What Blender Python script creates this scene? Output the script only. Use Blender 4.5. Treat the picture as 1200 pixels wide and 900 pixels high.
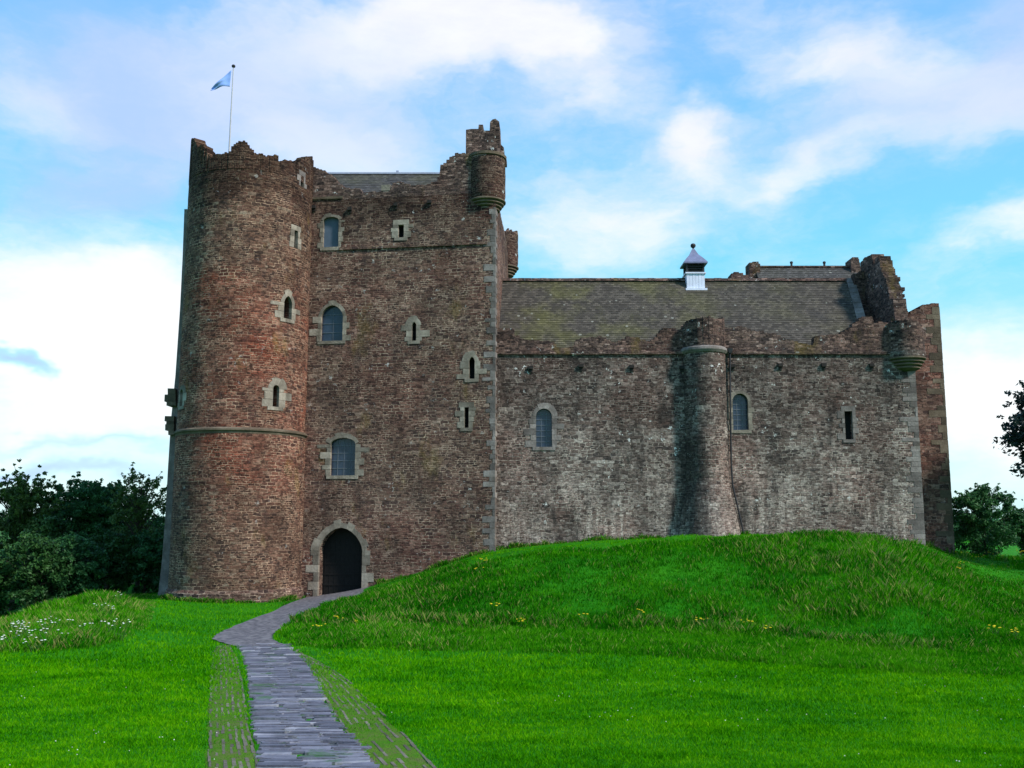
import bpy, bmesh, math, random
import numpy as np
from mathutils import Vector, Matrix

for o in list(bpy.data.objects):
    bpy.data.objects.remove(o)
SC = bpy.context.scene
COL = SC.collection
R = math.radians
rng = np.random.default_rng(7)
random.seed(7)

# ------------------------------------------------------------------ camera
FPX, PITCH = 1130.0, R(8.14)          # focal length in photo pixels (1200 wide), tilt up
EYE = 4.65                            # eye above the castle threshold (z = 0)
cam = bpy.data.cameras.new('camera')
cam_o = bpy.data.objects.new('camera', cam)
COL.objects.link(cam_o)
cam.sensor_fit = 'HORIZONTAL'
cam.sensor_width = 36.0
cam.lens = 36.0 * FPX / 1200.0
cam.clip_start, cam.clip_end = 0.1, 6000.0
cam_o.location = (0, 0, EYE)
cam_o.rotation_euler = (R(90) + PITCH, 0, 0)
SC.camera = cam_o

# ------------------------------------------------------------------ light
SUN_DIR = Vector((0.70, -0.44, 0.76)).normalized()      # towards the sun: high on the right, a little behind the camera
SUN_STRENGTH, SUN_ANGLE = 3.4, R(7)
SKY_STRENGTH = 0.12
EXPOSURE = 0.55
sun = bpy.data.lights.new('sun', 'SUN')
sun.energy, sun.angle, sun.color = SUN_STRENGTH, SUN_ANGLE, (1.0, 0.93, 0.84)
sun_o = bpy.data.objects.new('sun', sun)
COL.objects.link(sun_o)
sun_o.rotation_euler = SUN_DIR.to_track_quat('Z', 'Y').to_euler()
sun_o.location = (30, -10, 60)
vs = SC.view_settings
vs.view_transform, vs.look, vs.gamma, vs.exposure = 'Standard', 'None', 1.0, EXPOSURE
vs.use_curve_mapping = False
SC.cycles.max_bounces = 6
SC.cycles.use_denoising = True


# ------------------------------------------------------------------ node helper
class G:
    """small wrapper to write node trees as expressions"""
    def __init__(s, tree):
        s.t = tree
        s.n = tree.nodes
        s.l = tree.links

    def node(s, typ, ins=None, **props):
        nd = s.n.new(typ)
        for k, v in props.items():
            setattr(nd, k, v)
        for k, v in (ins or {}).items():
            s.put(nd.inputs[k], v)
        return nd

    def put(s, sock, v):
        if isinstance(v, bpy.types.NodeSocket):
            s.l.new(v, sock)
        elif isinstance(v, (tuple, list)):
            v = tuple(v)
            if sock.type == 'RGBA' and len(v) == 3:
                v = v + (1.0,)
            sock.default_value = v
        else:
            sock.default_value = v

    def m(s, op, a, b=0.0, c=0.0, clamp=False):
        nd = s.node('ShaderNodeMath', {0: a, 1: b, 2: c}, operation=op)
        nd.use_clamp = clamp
        return nd.outputs[0]

    def vm(s, op, a, b=(0, 0, 0)):
        return s.node('ShaderNodeVectorMath', {0: a, 1: b}, operation=op).outputs[0]

    def scale(s, a, k):
        return s.node('ShaderNodeVectorMath', {0: a, 'Scale': k}, operation='SCALE').outputs[0]

    def mix(s, f, a, b, blend='MIX'):
        nd = s.node('ShaderNodeMix', data_type='RGBA', blend_type=blend)
        s.put(nd.inputs[0], f)
        s.put(nd.inputs[6], a)
        s.put(nd.inputs[7], b)
        return nd.outputs[2]

    def mixf(s, f, a, b):
        nd = s.node('ShaderNodeMix', data_type='FLOAT')
        s.put(nd.inputs[0], f)
        s.put(nd.inputs[2], a)
        s.put(nd.inputs[3], b)
        return nd.outputs[0]

    def ramp(s, f, stops, interp='LINEAR'):
        nd = s.node('ShaderNodeValToRGB', {0: f})
        cr = nd.color_ramp
        cr.interpolation = interp
        while len(cr.elements) < len(stops):
            cr.elements.new(0.5)
        for e, (p, c) in zip(cr.elements, stops):
            e.position = p
            e.color = tuple(c) + (1.0,) if len(c) == 3 else c
        return nd.outputs[0]

    def rng(s, v, a, b, c=0.0, d=1.0, smooth=True):
        nd = s.node('ShaderNodeMapRange', {0: v, 1: a, 2: b, 3: c, 4: d},
                    interpolation_type='SMOOTHSTEP' if smooth else 'LINEAR')
        return nd.outputs[0]

    def noise(s, vec, scale, detail=3.0, rough=0.55, out=0, dist=0.0):
        nd = s.node('ShaderNodeTexNoise', {'Scale': scale, 'Detail': detail, 'Roughness': rough, 'Distortion': dist})
        if vec is not None:
            s.put(nd.inputs['Vector'], vec)
        return nd.outputs[out]

    def xyz(s, v):
        nd = s.node('ShaderNodeSeparateXYZ', {0: v})
        return nd.outputs[0], nd.outputs[1], nd.outputs[2]

    def comb(s, x, y, z):
        return s.node('ShaderNodeCombineXYZ', {0: x, 1: y, 2: z}).outputs[0]


def new_mat(name):
    m = bpy.data.materials.new(name)
    m.use_nodes = True
    m.node_tree.nodes.clear()
    g = G(m.node_tree)
    out = g.node('ShaderNodeOutputMaterial')
    return m, g, out


def principled(g, out, color, rough=0.9, normal=None, spec=0.25, metallic=0.0):
    b = g.node('ShaderNodeBsdfPrincipled', {'Base Color': color, 'Roughness': rough, 'Metallic': metallic})
    b.inputs['Specular IOR Level'].default_value = spec
    if normal is not None:
        g.put(b.inputs['Normal'], normal)
    g.l.new(b.outputs[0], out.inputs[0])
    return b


# ------------------------------------------------------------------ world: sky with clouds laid out by compass direction
def ray(px, py):
    """world direction through a photo pixel, scaled so that y = 1"""
    u, v = (px - 600.0) / FPX, (450.0 - py) / FPX
    c, s_ = math.cos(PITCH), math.sin(PITCH)
    dy = c - v * s_
    return u / dy, (s_ + v * c) / dy


def P(px, py, Y):
    a, b = ray(px, py)
    return Vector((a * Y, Y, EYE + b * Y))


def azel(px, py):
    a, b = ray(px, py)
    return math.atan2(a, 1.0), math.atan2(b, math.hypot(a, 1.0))


def build_world():
    w = bpy.data.worlds.new('World')
    SC.world = w
    w.use_nodes = True
    w.node_tree.nodes.clear()
    g = G(w.node_tree)
    out = g.node('ShaderNodeOutputWorld')
    sky = g.node('ShaderNodeTexSky', sky_type='NISHITA')
    sky.sun_disc = False
    sky.sun_elevation = math.asin(SUN_DIR.z)
    sky.sun_rotation = math.atan2(SUN_DIR.x, SUN_DIR.y)
    sky.air_density, sky.dust_density, sky.ozone_density = 1.0, 1.0, 1.0
    d = g.node('ShaderNodeTexCoord').outputs['Generated']
    x, y, z = g.xyz(d)
    az = g.m('ARCTAN2', x, y)
    el = g.m('ARCSINE', z)
    K = 1.0 / SKY_STRENGTH
    # warp so the cloud edges are wispy
    p0 = g.comb(az, g.m('MULTIPLY', el, 1.7), 0.0)
    wv = g.vm('SUBTRACT', g.noise(p0, 5.0, 5.0, 0.6, out=1), (0.5, 0.5, 0.5))
    wx, wy, wz = g.xyz(wv)
    azw = g.m('MULTIPLY_ADD', wx, 0.22, az)
    elw = g.m('MULTIPLY_ADD', wy, 0.13, el)

    def blob(px, py, rx, ry, tilt=0.0):
        a0, e0 = azel(px, py)
        ra, re = rx / FPX, ry / FPX
        da = g.m('SUBTRACT', azw, a0)
        de = g.m('SUBTRACT', elw, e0)
        ct, st = math.cos(tilt), math.sin(tilt)
        p = g.m('ADD', g.m('MULTIPLY', da, ct / ra), g.m('MULTIPLY', de, st / ra))
        q = g.m('SUBTRACT', g.m('MULTIPLY', de, ct / re), g.m('MULTIPLY', da, st / re))
        r2 = g.m('ADD', g.m('MULTIPLY', p, p), g.m('MULTIPLY', q, q))
        return g.m('EXPONENT', g.m('MULTIPLY', r2, -1.0))

    def total(blobs):
        acc = None
        for (wgt, *a) in blobs:
            b = g.m('MULTIPLY', blob(*a), wgt)
            acc = b if acc is None else g.m('ADD', acc, b)
        return acc

    n1 = g.noise(g.comb(azw, g.m('MULTIPLY', elw, 2.2), 3.1), 6.0, 7.0, 0.62)
    n2 = g.noise(g.comb(az, g.m('MULTIPLY', el, 3.0), 8.7), 14.0, 6.0, 0.65)
    white = total([(1.1, 520, 30, 150, 60, 0.05), (0.8, 660, 60, 80, 36), (0.75, 380, 165, 110, 45, -0.2),
                   (0.8, 1010, 70, 150, 46, -0.25), (0.6, 1160, 130, 110, 40), (0.85, 815, 160, 50, 36),
                   (0.5, 690, 130, 60, 26), (0.5, 940, 190, 90, 22, 0.2), (0.8, 1160, 262, 60, 22),
                   (0.75, 700, 250, 170, 55), (1.15, 100, 430, 200, 100), (0.55, 150, 320, 170, 45),
                   (0.9, 1160, 470, 130, 70), (0.45, 30, 110, 60, 35), (0.5, 330, 50, 150, 60)])
    white = g.m('SUBTRACT', white, g.m('MULTIPLY', blob(10, 434, 36, 13, -0.3), 2.0))
    white = g.m('SUBTRACT', white, g.m('MULTIPLY', blob(110, 517, 150, 8), 0.45))
    white = g.m('SUBTRACT', white, g.m('MULTIPLY', blob(60, 550, 140, 10), 0.75))
    # lilac-grey shadowed cloud
    grey = total([(0.8, 330, 120, 190, 70), (0.75, 120, 215, 110, 45), (0.7, 1080, 115, 130, 45), (1.1, 1190, 50, 90, 70), (0.7, 120, 90, 150, 60),
                  (0.7, 60, 550, 140, 12), (0.5, 110, 517, 150, 8), (0.7, 10, 434, 34, 11, -0.3), (0.4, 250, 30, 160, 40), (0.5, 740, 40, 40, 60)])
    sky_c = g.mix(1.0, sky.outputs[0], (1.0, 1.0, 1.0), 'MULTIPLY')
    # clear-sky colour: deep cyan-blue above, paler cyan lower down
    t = g.rng(el, 0.0, 0.55, 0.0, 1.0)
    tint = g.ramp(t, [(0.0, (0.50, 0.76, 0.80)), (0.42, (0.14, 0.57, 0.79)), (1.0, (0.17, 0.42, 0.77))])
    clear = g.mix(0.22, g.scale(tint, K), sky_c)
    dens = g.m('ADD', white, g.m('MULTIPLY', g.m('SUBTRACT', n1, 0.5), 1.15))
    dens = g.m('ADD', dens, g.m('MULTIPLY', g.m('SUBTRACT', n2, 0.5), 0.5))
    dens = g.rng(dens, -0.10, 1.0)
    gd = g.m('ADD', grey, g.m('MULTIPLY', g.m('SUBTRACT', n1, 0.5), 0.9))
    gd = g.rng(gd, 0.0, 1.0)
    c = g.mix(g.m('MULTIPLY', gd, 0.9), clear, (0.34 * K, 0.46 * K, 0.74 * K, 1))
    lil = g.mix(n2, (0.72 * K, 0.73 * K, 0.78 * K, 1), (0.56 * K, 0.58 * K, 0.74 * K, 1))
    pure = g.mix(g.rng(el, 0.12, 0.42), (0.74 * K, 0.77 * K, 0.78 * K, 1), lil)
    c = g.mix(g.m('MULTIPLY', dens, g.m('SUBTRACT', 1.0, g.m('MULTIPLY', gd, 0.45))), c, pure)
    bg = g.node('ShaderNodeBackground', {'Color': c, 'Strength': SKY_STRENGTH})
    g.l.new(bg.outputs[0], out.inputs[0])


build_world()


# ------------------------------------------------------------------ object helpers
def tag(o, label=None, cat=None, group=None, kind=None):
    for k, v in (('label', label), ('category', cat), ('group', group), ('kind', kind)):
        if v:
            o[k] = v
    return o


def link(name, me, mat=None, parent=None):
    o = bpy.data.objects.new(name, me)
    COL.objects.link(o)
    if mat is not None:
        for mm in (mat if isinstance(mat, (list, tuple)) else [mat]):
            me.materials.append(mm)
    if parent is not None:
        o.parent = parent
        o.matrix_parent_inverse = parent_world(parent).inverted()
    return o


def parent_world(p):
    m = p.matrix_basis.copy()
    if p.parent is not None:
        m = parent_world(p.parent) @ p.matrix_parent_inverse @ m
    return m


def empty(name, loc):
    o = bpy.data.objects.new(name, None)
    COL.objects.link(o)
    o.location = loc
    o.empty_display_size = 0.5
    return o


def uv_box(me, cyl=None):
    """UV in metres: box projection, or unrolled round an upright axis"""
    uvl = me.uv_layers.get('UVMap') or me.uv_layers.new(name='UVMap')
    n = len(me.loops)
    uv = np.zeros((n, 2))
    co = np.zeros(len(me.vertices) * 3)
    me.vertices.foreach_get('co', co)
    co = co.reshape(-1, 3)
    for p in me.polygons:
        nx, ny, nz = p.normal
        idx = np.array(p.vertices[:])
        c = co[idx]
        ls = slice(p.loop_start, p.loop_start + p.loop_total)
        if abs(nz) > 0.75:
            uv[ls] = c[:, :2]
        elif cyl is not None:
            a = np.arctan2(c[:, 0] - cyl[0], -(c[:, 1] - cyl[1]))
            a = np.where(a - a[0] > math.pi, a - 2 * math.pi, a)
            a = np.where(a - a[0] < -math.pi, a + 2 * math.pi, a)
            uv[ls, 0] = a * cyl[2]
            uv[ls, 1] = c[:, 2]
        elif abs(ny) >= abs(nx):
            uv[ls, 0], uv[ls, 1] = c[:, 0], c[:, 2]
        else:
            uv[ls, 0], uv[ls, 1] = c[:, 1] + 31.7, c[:, 2]
    uvl.data.foreach_set('uv', uv.ravel())


class MB:
    def __init__(s):
        s.v, s.f = [], []

    def add(s, vs_, fs):
        b = len(s.v)
        s.v += [tuple(v) for v in vs_]
        s.f += [tuple(i + b for i in f) for f in fs]

    def hexa(s, b4, t4):
        s.add(list(b4) + list(t4), [(3, 2, 1, 0), (4, 5, 6, 7), (0, 1, 5, 4), (1, 2, 6, 5), (2, 3, 7, 6), (3, 0, 4, 7)])

    def box(s, x0, x1, y0, y1, z0, z1):
        s.hexa([(x0, y0, z0), (x1, y0, z0), (x1, y1, z0), (x0, y1, z0)],
               [(x0, y0, z1), (x1, y0, z1), (x1, y1, z1), (x0, y1, z1)])

    def loft(s, rings, cap=True, closed=True):
        """rings: lists of equal length"""
        n = len(rings[0])
        vs_ = [v for r in rings for v in r]
        fs = []
        for i in range(len(rings) - 1):
            for j in range(n if closed else n - 1):
                k = (j + 1) % n
                fs.append((i * n + j, i * n + k, (i + 1) * n + k, (i + 1) * n + j))
        if cap:
            fs.append(tuple(range(n - 1, -1, -1)))
            fs.append(tuple((len(rings) - 1) * n + j for j in range(n)))
        s.add(vs_, fs)

    def tube(s, pts, rads, n=8):
        rings = []
        for i, p in enumerate(pts):
            p = Vector(p)
            d = (Vector(pts[min(i + 1, len(pts) - 1)]) - Vector(pts[max(i - 1, 0)])).normalized()
            a = d.orthogonal().normalized()
            b = d.cross(a)
            rings.append([p + (a * math.cos(t) + b * math.sin(t)) * rads[i] for t in [2 * math.pi * k / n for k in range(n)]])
        s.loft(rings)

    def lathe(s, cx, cy, prof, n=48, jit=0.0):
        rings = []
        for (r, z) in prof:
            rings.append([(cx + (r + random.uniform(-jit, jit)) * math.sin(2 * math.pi * k / n),
                           cy - (r + 0) * math.cos(2 * math.pi * k / n), z) for k in range(n)])
        s.loft(rings)

    def mesh(s, name):
        me = bpy.data.meshes.new(name)
        me.from_pydata(s.v, [], s.f)
        me.validate()
        bm = bmesh.new()
        bm.from_mesh(me)
        bmesh.ops.recalc_face_normals(bm, faces=bm.faces)
        bm.to_mesh(me)
        bm.free()
        return me

    def build(s, name, mat, parent=None, cyl=None, smooth=False):
        me = s.mesh(name)
        uv_box(me, cyl)
        if smooth:
            for p in me.polygons:
                p.use_smooth = True
        return link(name, me, mat, parent)


def np_mesh(name, V, F, attr=None):
    """fast triangle or quad mesh from arrays"""
    me = bpy.data.meshes.new(name)
    k = F.shape[1]
    me.vertices.add(len(V))
    me.vertices.foreach_set('co', V.astype(np.float32).ravel())
    me.loops.add(F.size)
    me.loops.foreach_set('vertex_index', F.astype(np.int32).ravel())
    me.polygons.add(len(F))
    me.polygons.foreach_set('loop_start', np.arange(0, F.size, k, dtype=np.int32))
    me.update(calc_edges=True)
    for nm, arr in (attr or {}).items():
        at = me.attributes.new(nm, 'FLOAT', 'POINT')
        at.data.foreach_set('value', arr.astype(np.float32))
    return me


# ------------------------------------------------------------------ materials
def stone_mat(name, stops, mortar, row=0.17, width=0.40, mix_big=0.5, patch=None, patch_amt=0.0, lichen=0.3,
              black=0.3, streak=None, moss=0.0, bump=1.0, stains=(), red_zone=None, top_dark=None, gain=(1.36, 1.14, 1.10)):
    m, g, out = new_mat(name)
    uv = g.node('ShaderNodeUVMap', uv_map='UVMap').outputs[0]
    pos = g.node('ShaderNodeNewGeometry').outputs['Position']
    wob = g.vm('SUBTRACT', g.noise(uv, 0.9, 3.0, 0.6, out=1), (0.5, 0.5, 0.5))
    wob2 = g.vm('SUBTRACT', g.noise(uv, 7.0, 2.0, 0.5, out=1), (0.5, 0.5, 0.5))
    uvw = g.vm('ADD', uv, g.vm('ADD', g.vm('MULTIPLY', wob, (0.36, 0.20, 0)), g.vm('MULTIPLY', wob2, (0.11, 0.050, 0))))

    def brick(w, h, shift, mort):
        nd = g.node('ShaderNodeTexBrick', {'Vector': g.vm('ADD', uvw, shift), 'Color1': (0, 0, 0, 1), 'Color2': (1, 1, 1, 1),
                                           'Mortar': (0.5, 0.5, 0.5, 1), 'Scale': 1.0, 'Mortar Size': mort,
                                           'Mortar Smooth': 0.4, 'Brick Width': w, 'Row Height': h})
        nd.offset, nd.offset_frequency, nd.squash, nd.squash_frequency = 0.43, 2, 0.7, 3
        return nd.outputs[0], nd.outputs[1]
    c1, f1 = brick(width, row, (0, 0, 0), 0.019)
    c2, f2 = brick(width * 1.55, row * 1.5, (5.3, 0.07, 0), 0.023)
    sel = g.rng(g.noise(uvw, 0.55, 3.0, 0.6), 0.5 + 0.12 * (0.5 - mix_big) * 2 - 0.02, 0.5 + 0.12 * (0.5 - mix_big) * 2 + 0.02)
    tint = g.mix(sel, c1, c2)
    fac = g.mixf(sel, f1, f2)
    tv = g.node('ShaderNodeSeparateColor', {0: tint}).outputs[0]
    fine = g.noise(uv, 22.0, 3.0, 0.65)
    tv = g.m('ADD', g.m('MULTIPLY', tv, 0.86), g.m('MULTIPLY', g.m('SUBTRACT', fine, 0.36), 0.42), clamp=True)
    col = g.ramp(tv, stops)
    if patch:
        pm = g.rng(g.noise(g.vm('MULTIPLY', uv, (1, 1.2, 1)), 0.16, 5.0, 0.6), 0.44, 0.62)
        if red_zone:
            zz = g.m('ADD', g.xyz(pos)[2], g.m('MULTIPLY', g.m('SUBTRACT', g.noise(uv, 0.3, 4.0, 0.6), 0.5), 7.0))
            zk = g.m('MULTIPLY', g.rng(zz, red_zone[0] - 3, red_zone[0] + 2), g.rng(zz, red_zone[1] + 1.5, red_zone[1] - 1.5))
            grey_ = g.mix(1.0, col, (0.80, 0.98, 1.0, 1), 'MULTIPLY')
            col = g.mix(zk, grey_, col)
            pm = g.m('MULTIPLY', pm, zk)
        col = g.mix(g.m('MULTIPLY', pm, patch_amt), col, g.mix(1.0, col, patch, 'MULTIPLY'))
    # pale lime mortar showing in the joints, unevenly
    mm = g.m('MULTIPLY', fac, g.rng(g.noise(uv, 0.8, 4.0, 0.65), 0.36, 0.62, 0.10, 0.95))
    col = g.mix(mm, col, mortar)
    # joints worn open: dark gaps
    open_ = g.m('MULTIPLY', fac, g.rng(g.noise(uv, 2.6, 3.0, 0.6), 0.52, 0.62, 0.0, 0.95))
    col = g.mix(open_, col, (0.02, 0.017, 0.015))
    # tone drift
    dr = g.rng(g.noise(uv, 0.33, 5.0, 0.62), 0.3, 0.7, 0.66, 1.3)
    col = g.mix(1.0, col, g.comb(dr, dr, dr), 'MULTIPLY')
    if moss:
        ms = g.rng(g.noise(g.vm('MULTIPLY', uv, (1, 0.45, 1)), 0.45, 5.0, 0.65), 0.56, 0.68, 0, moss)
        col = g.mix(ms, col, (0.17, 0.14, 0.03))
    if streak:
        z0, z1, amt = streak
        zz = g.xyz(pos)[2]
        zone = g.m('MULTIPLY', g.rng(zz, z1, z0), g.rng(g.noise(uv, 0.35, 4.0, 0.6), 0.36, 0.6))
        st = g.rng(g.noise(g.vm('MULTIPLY', uv, (2.6, 0.22, 1)), 1.0, 4.0, 0.6), 0.40, 0.66)
        sp = g.rng(g.noise(uv, 9.0, 3.0, 0.6), 0.36, 0.6)
        col = g.mix(g.m('MULTIPLY', g.m('MULTIPLY', zone, st), g.m('MULTIPLY', sp, amt)), col, (0.52, 0.46, 0.42))
    if black:
        bs = g.rng(g.noise(g.vm('MULTIPLY', uv, (1.1, 0.35, 1)), 0.8, 6.0, 0.68), 0.5, 0.68, 0, black)
        col = g.mix(bs, col, (0.03, 0.027, 0.027))
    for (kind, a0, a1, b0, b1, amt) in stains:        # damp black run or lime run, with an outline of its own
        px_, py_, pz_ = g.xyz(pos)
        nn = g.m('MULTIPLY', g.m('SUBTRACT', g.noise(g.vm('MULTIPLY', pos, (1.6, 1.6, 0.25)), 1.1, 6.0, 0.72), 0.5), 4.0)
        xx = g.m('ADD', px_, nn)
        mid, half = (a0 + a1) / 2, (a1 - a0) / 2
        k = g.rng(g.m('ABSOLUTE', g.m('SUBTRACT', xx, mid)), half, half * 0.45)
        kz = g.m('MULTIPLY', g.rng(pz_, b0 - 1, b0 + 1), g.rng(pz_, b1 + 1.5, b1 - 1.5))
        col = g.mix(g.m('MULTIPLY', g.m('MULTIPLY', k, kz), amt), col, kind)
    if top_dark:
        zz = g.m('ADD', g.xyz(pos)[2], g.m('MULTIPLY', g.m('SUBTRACT', g.noise(g.vm('MULTIPLY', uv, (1, 0.5, 1)), 0.5, 5.0, 0.65), 0.5), top_dark[2]))
        zk = g.rng(zz, top_dark[0] - 1.0, top_dark[0] + 1.0, 0, top_dark[1])
        col = g.mix(zk, col, g.mix(1.0, col, (0.40, 0.38, 0.38, 1), 'MULTIPLY'))
    # crumbling faces: coarse grain
    gr = g.rng(g.noise(g.vm('MULTIPLY', uv, (0.7, 1.3, 1)), 6.5, 4.0, 0.75), 0.34, 0.66, 0.50, 1.42)
    col = g.mix(1.0, col, g.comb(gr, gr, gr), 'MULTIPLY')
    col = g.mix(1.0, col, tuple(gain) + (1,), 'MULTIPLY')
    # white lichen spots
    vo = g.node('ShaderNodeTexVoronoi', {'Vector': g.vm('ADD', uv, g.scale(wob2, 0.55)), 'Scale': 3.8, 'Randomness': 1.0})
    rnd = g.node('ShaderNodeSeparateColor', {0: vo.outputs['Color']})
    rad = g.m('MULTIPLY', g.m('POWER', rnd.outputs[0], 5.0), 0.40)
    zone = g.rng(g.noise(uv, 0.55, 5.0, 0.7), 0.48, 0.62)
    li = g.m('MULTIPLY', g.m('LESS_THAN', vo.outputs['Distance'], rad), g.m('MULTIPLY', zone, lichen))
    col = g.mix(li, col, (0.60, 0.60, 0.58))
    # relief
    h = g.m('SUBTRACT', g.m('MULTIPLY', tv, 0.55), g.m('MULTIPLY', fac, 0.75))
    h = g.m('ADD', h, g.m('MULTIPLY', g.noise(uv, 14.0, 4.0, 0.65), 0.55))
    bmp = g.node('ShaderNodeBump', {'Height': h, 'Strength': bump, 'Distance': 0.07}).outputs[0]
    principled(g, out, col, 0.93, bmp, 0.12)
    return m


BR = [(0.0, (0.034, 0.026, 0.025)), (0.22, (0.066, 0.045, 0.040)), (0.40, (0.094, 0.058, 0.048)), (0.55, (0.104, 0.074, 0.060)),
      (0.72, (0.130, 0.088, 0.070)), (0.86, (0.158, 0.122, 0.100)), (0.95, (0.22, 0.18, 0.15)), (1.0, (0.42, 0.37, 0.32))]
RED = [(0.0, (0.034, 0.022, 0.020)), (0.22, (0.070, 0.040, 0.032)), (0.45, (0.108, 0.054, 0.040)), (0.65, (0.134, 0.070, 0.050)),
       (0.84, (0.160, 0.102, 0.076)), (0.95, (0.22, 0.165, 0.125)), (1.0, (0.40, 0.34, 0.28))]
GREY = [(0.0, (0.036, 0.032, 0.033)), (0.2, (0.078, 0.062, 0.057)), (0.42, (0.122, 0.092, 0.082)), (0.6, (0.150, 0.122, 0.112)),
        (0.78, (0.195, 0.168, 0.155)), (0.93, (0.29, 0.26, 0.24)), (1.0, (0.52, 0.48, 0.46))]
DARK = [(0.0, (0.020, 0.018, 0.019)), (0.3, (0.050, 0.040, 0.038)), (0.55, (0.085, 0.066, 0.058)), (0.8, (0.135, 0.105, 0.090)),
        (1.0, (0.26, 0.23, 0.21))]
M_DRUM = stone_mat('red_rubble', RED, (0.36, 0.285, 0.205), row=0.135, width=0.33, patch=(1.26, 0.70, 0.58, 1), patch_amt=0.8, red_zone=(7.0, 19.5), top_dark=(P(600, 232, 57).z, 0.9, 6.0),
                   lichen=0.35, black=0.42, moss=0.30)
M_GATE = stone_mat('brown_rubble', BR, (0.36, 0.30, 0.235), row=0.138, width=0.33, patch=(1.10, 0.80, 0.80, 1), patch_amt=0.6,
                   lichen=0.6, black=0.45, moss=0.30, gain=(1.28, 1.13, 1.08), top_dark=(P(600, 258, 60).z, 0.8, 5.0))
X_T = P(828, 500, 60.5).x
M_HALL = stone_mat('grey_rubble', GREY, (0.40, 0.355, 0.315), row=0.150, width=0.33, patch=(1.12, 0.8, 0.75, 1), patch_amt=0.6,
                   lichen=0.95, black=0.75, gain=(1.16, 1.12, 1.08), streak=(3.5, 9.5, 0.95), top_dark=(P(600, 490, 60.6).z, 0.55, 7.0),
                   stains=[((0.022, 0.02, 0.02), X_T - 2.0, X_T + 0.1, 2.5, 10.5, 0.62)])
M_TOP = stone_mat('dark_weathered_rubble', DARK, (0.14, 0.12, 0.10), row=0.14, width=0.35, patch=(1.1, 0.85, 0.8, 1), patch_amt=0.4,
                  lichen=0.9, black=0.55, moss=0.35)
M_REAR = stone_mat('red_rear_rubble', BR, (0.24, 0.20, 0.17), row=0.2, width=0.45, patch=(1.15, 0.75, 0.68, 1), patch_amt=0.6,
                   lichen=0.4, black=0.35)


def dressed_mat(name, c0, c1, c2):
    m, g, out = new_mat(name)
    pos = g.node('ShaderNodeNewGeometry').outputs['Position']
    n = g.noise(pos, 1.3, 4.0, 0.6)
    nf = g.noise(pos, 9.0, 4.0, 0.7)
    col = g.ramp(g.m('ADD', g.m('MULTIPLY', n, 0.7), g.m('MULTIPLY', nf, 0.35)), [(0.3, c0), (0.52, c1), (0.72, c2)])
    st = g.rng(g.noise(g.vm('MULTIPLY', pos, (1.5, 1.5, 0.5)), 1.2, 5.0, 0.65), 0.52, 0.7, 0, 0.6)
    col = g.mix(st, col, (0.10, 0.085, 0.065))
    ri = g.node('ShaderNodeNewGeometry').outputs['Random Per Island']
    k = g.rng(ri, 0, 1, 0.55, 1.25, smooth=False)
    col = g.mix(1.0, col, g.comb(k, k, k), 'MULTIPLY')
    bmp = g.node('ShaderNodeBump', {'Height': nf, 'Strength': 0.7, 'Distance': 0.05}).outputs[0]
    principled(g, out, col, 0.92, bmp, 0.15)
    return m


M_DRESS = dressed_mat('pale_dressed_stone', (0.12, 0.10, 0.08), (0.235, 0.202, 0.165), (0.36, 0.32, 0.27))
M_QUOIN = dressed_mat('grey_dressed_stone', (0.10, 0.085, 0.08), (0.18, 0.155, 0.145), (0.30, 0.27, 0.255))
M_MOULD = dressed_mat('moulded_stone', (0.062, 0.048, 0.036), (0.118, 0.090, 0.064), (0.19, 0.155, 0.115))


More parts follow.
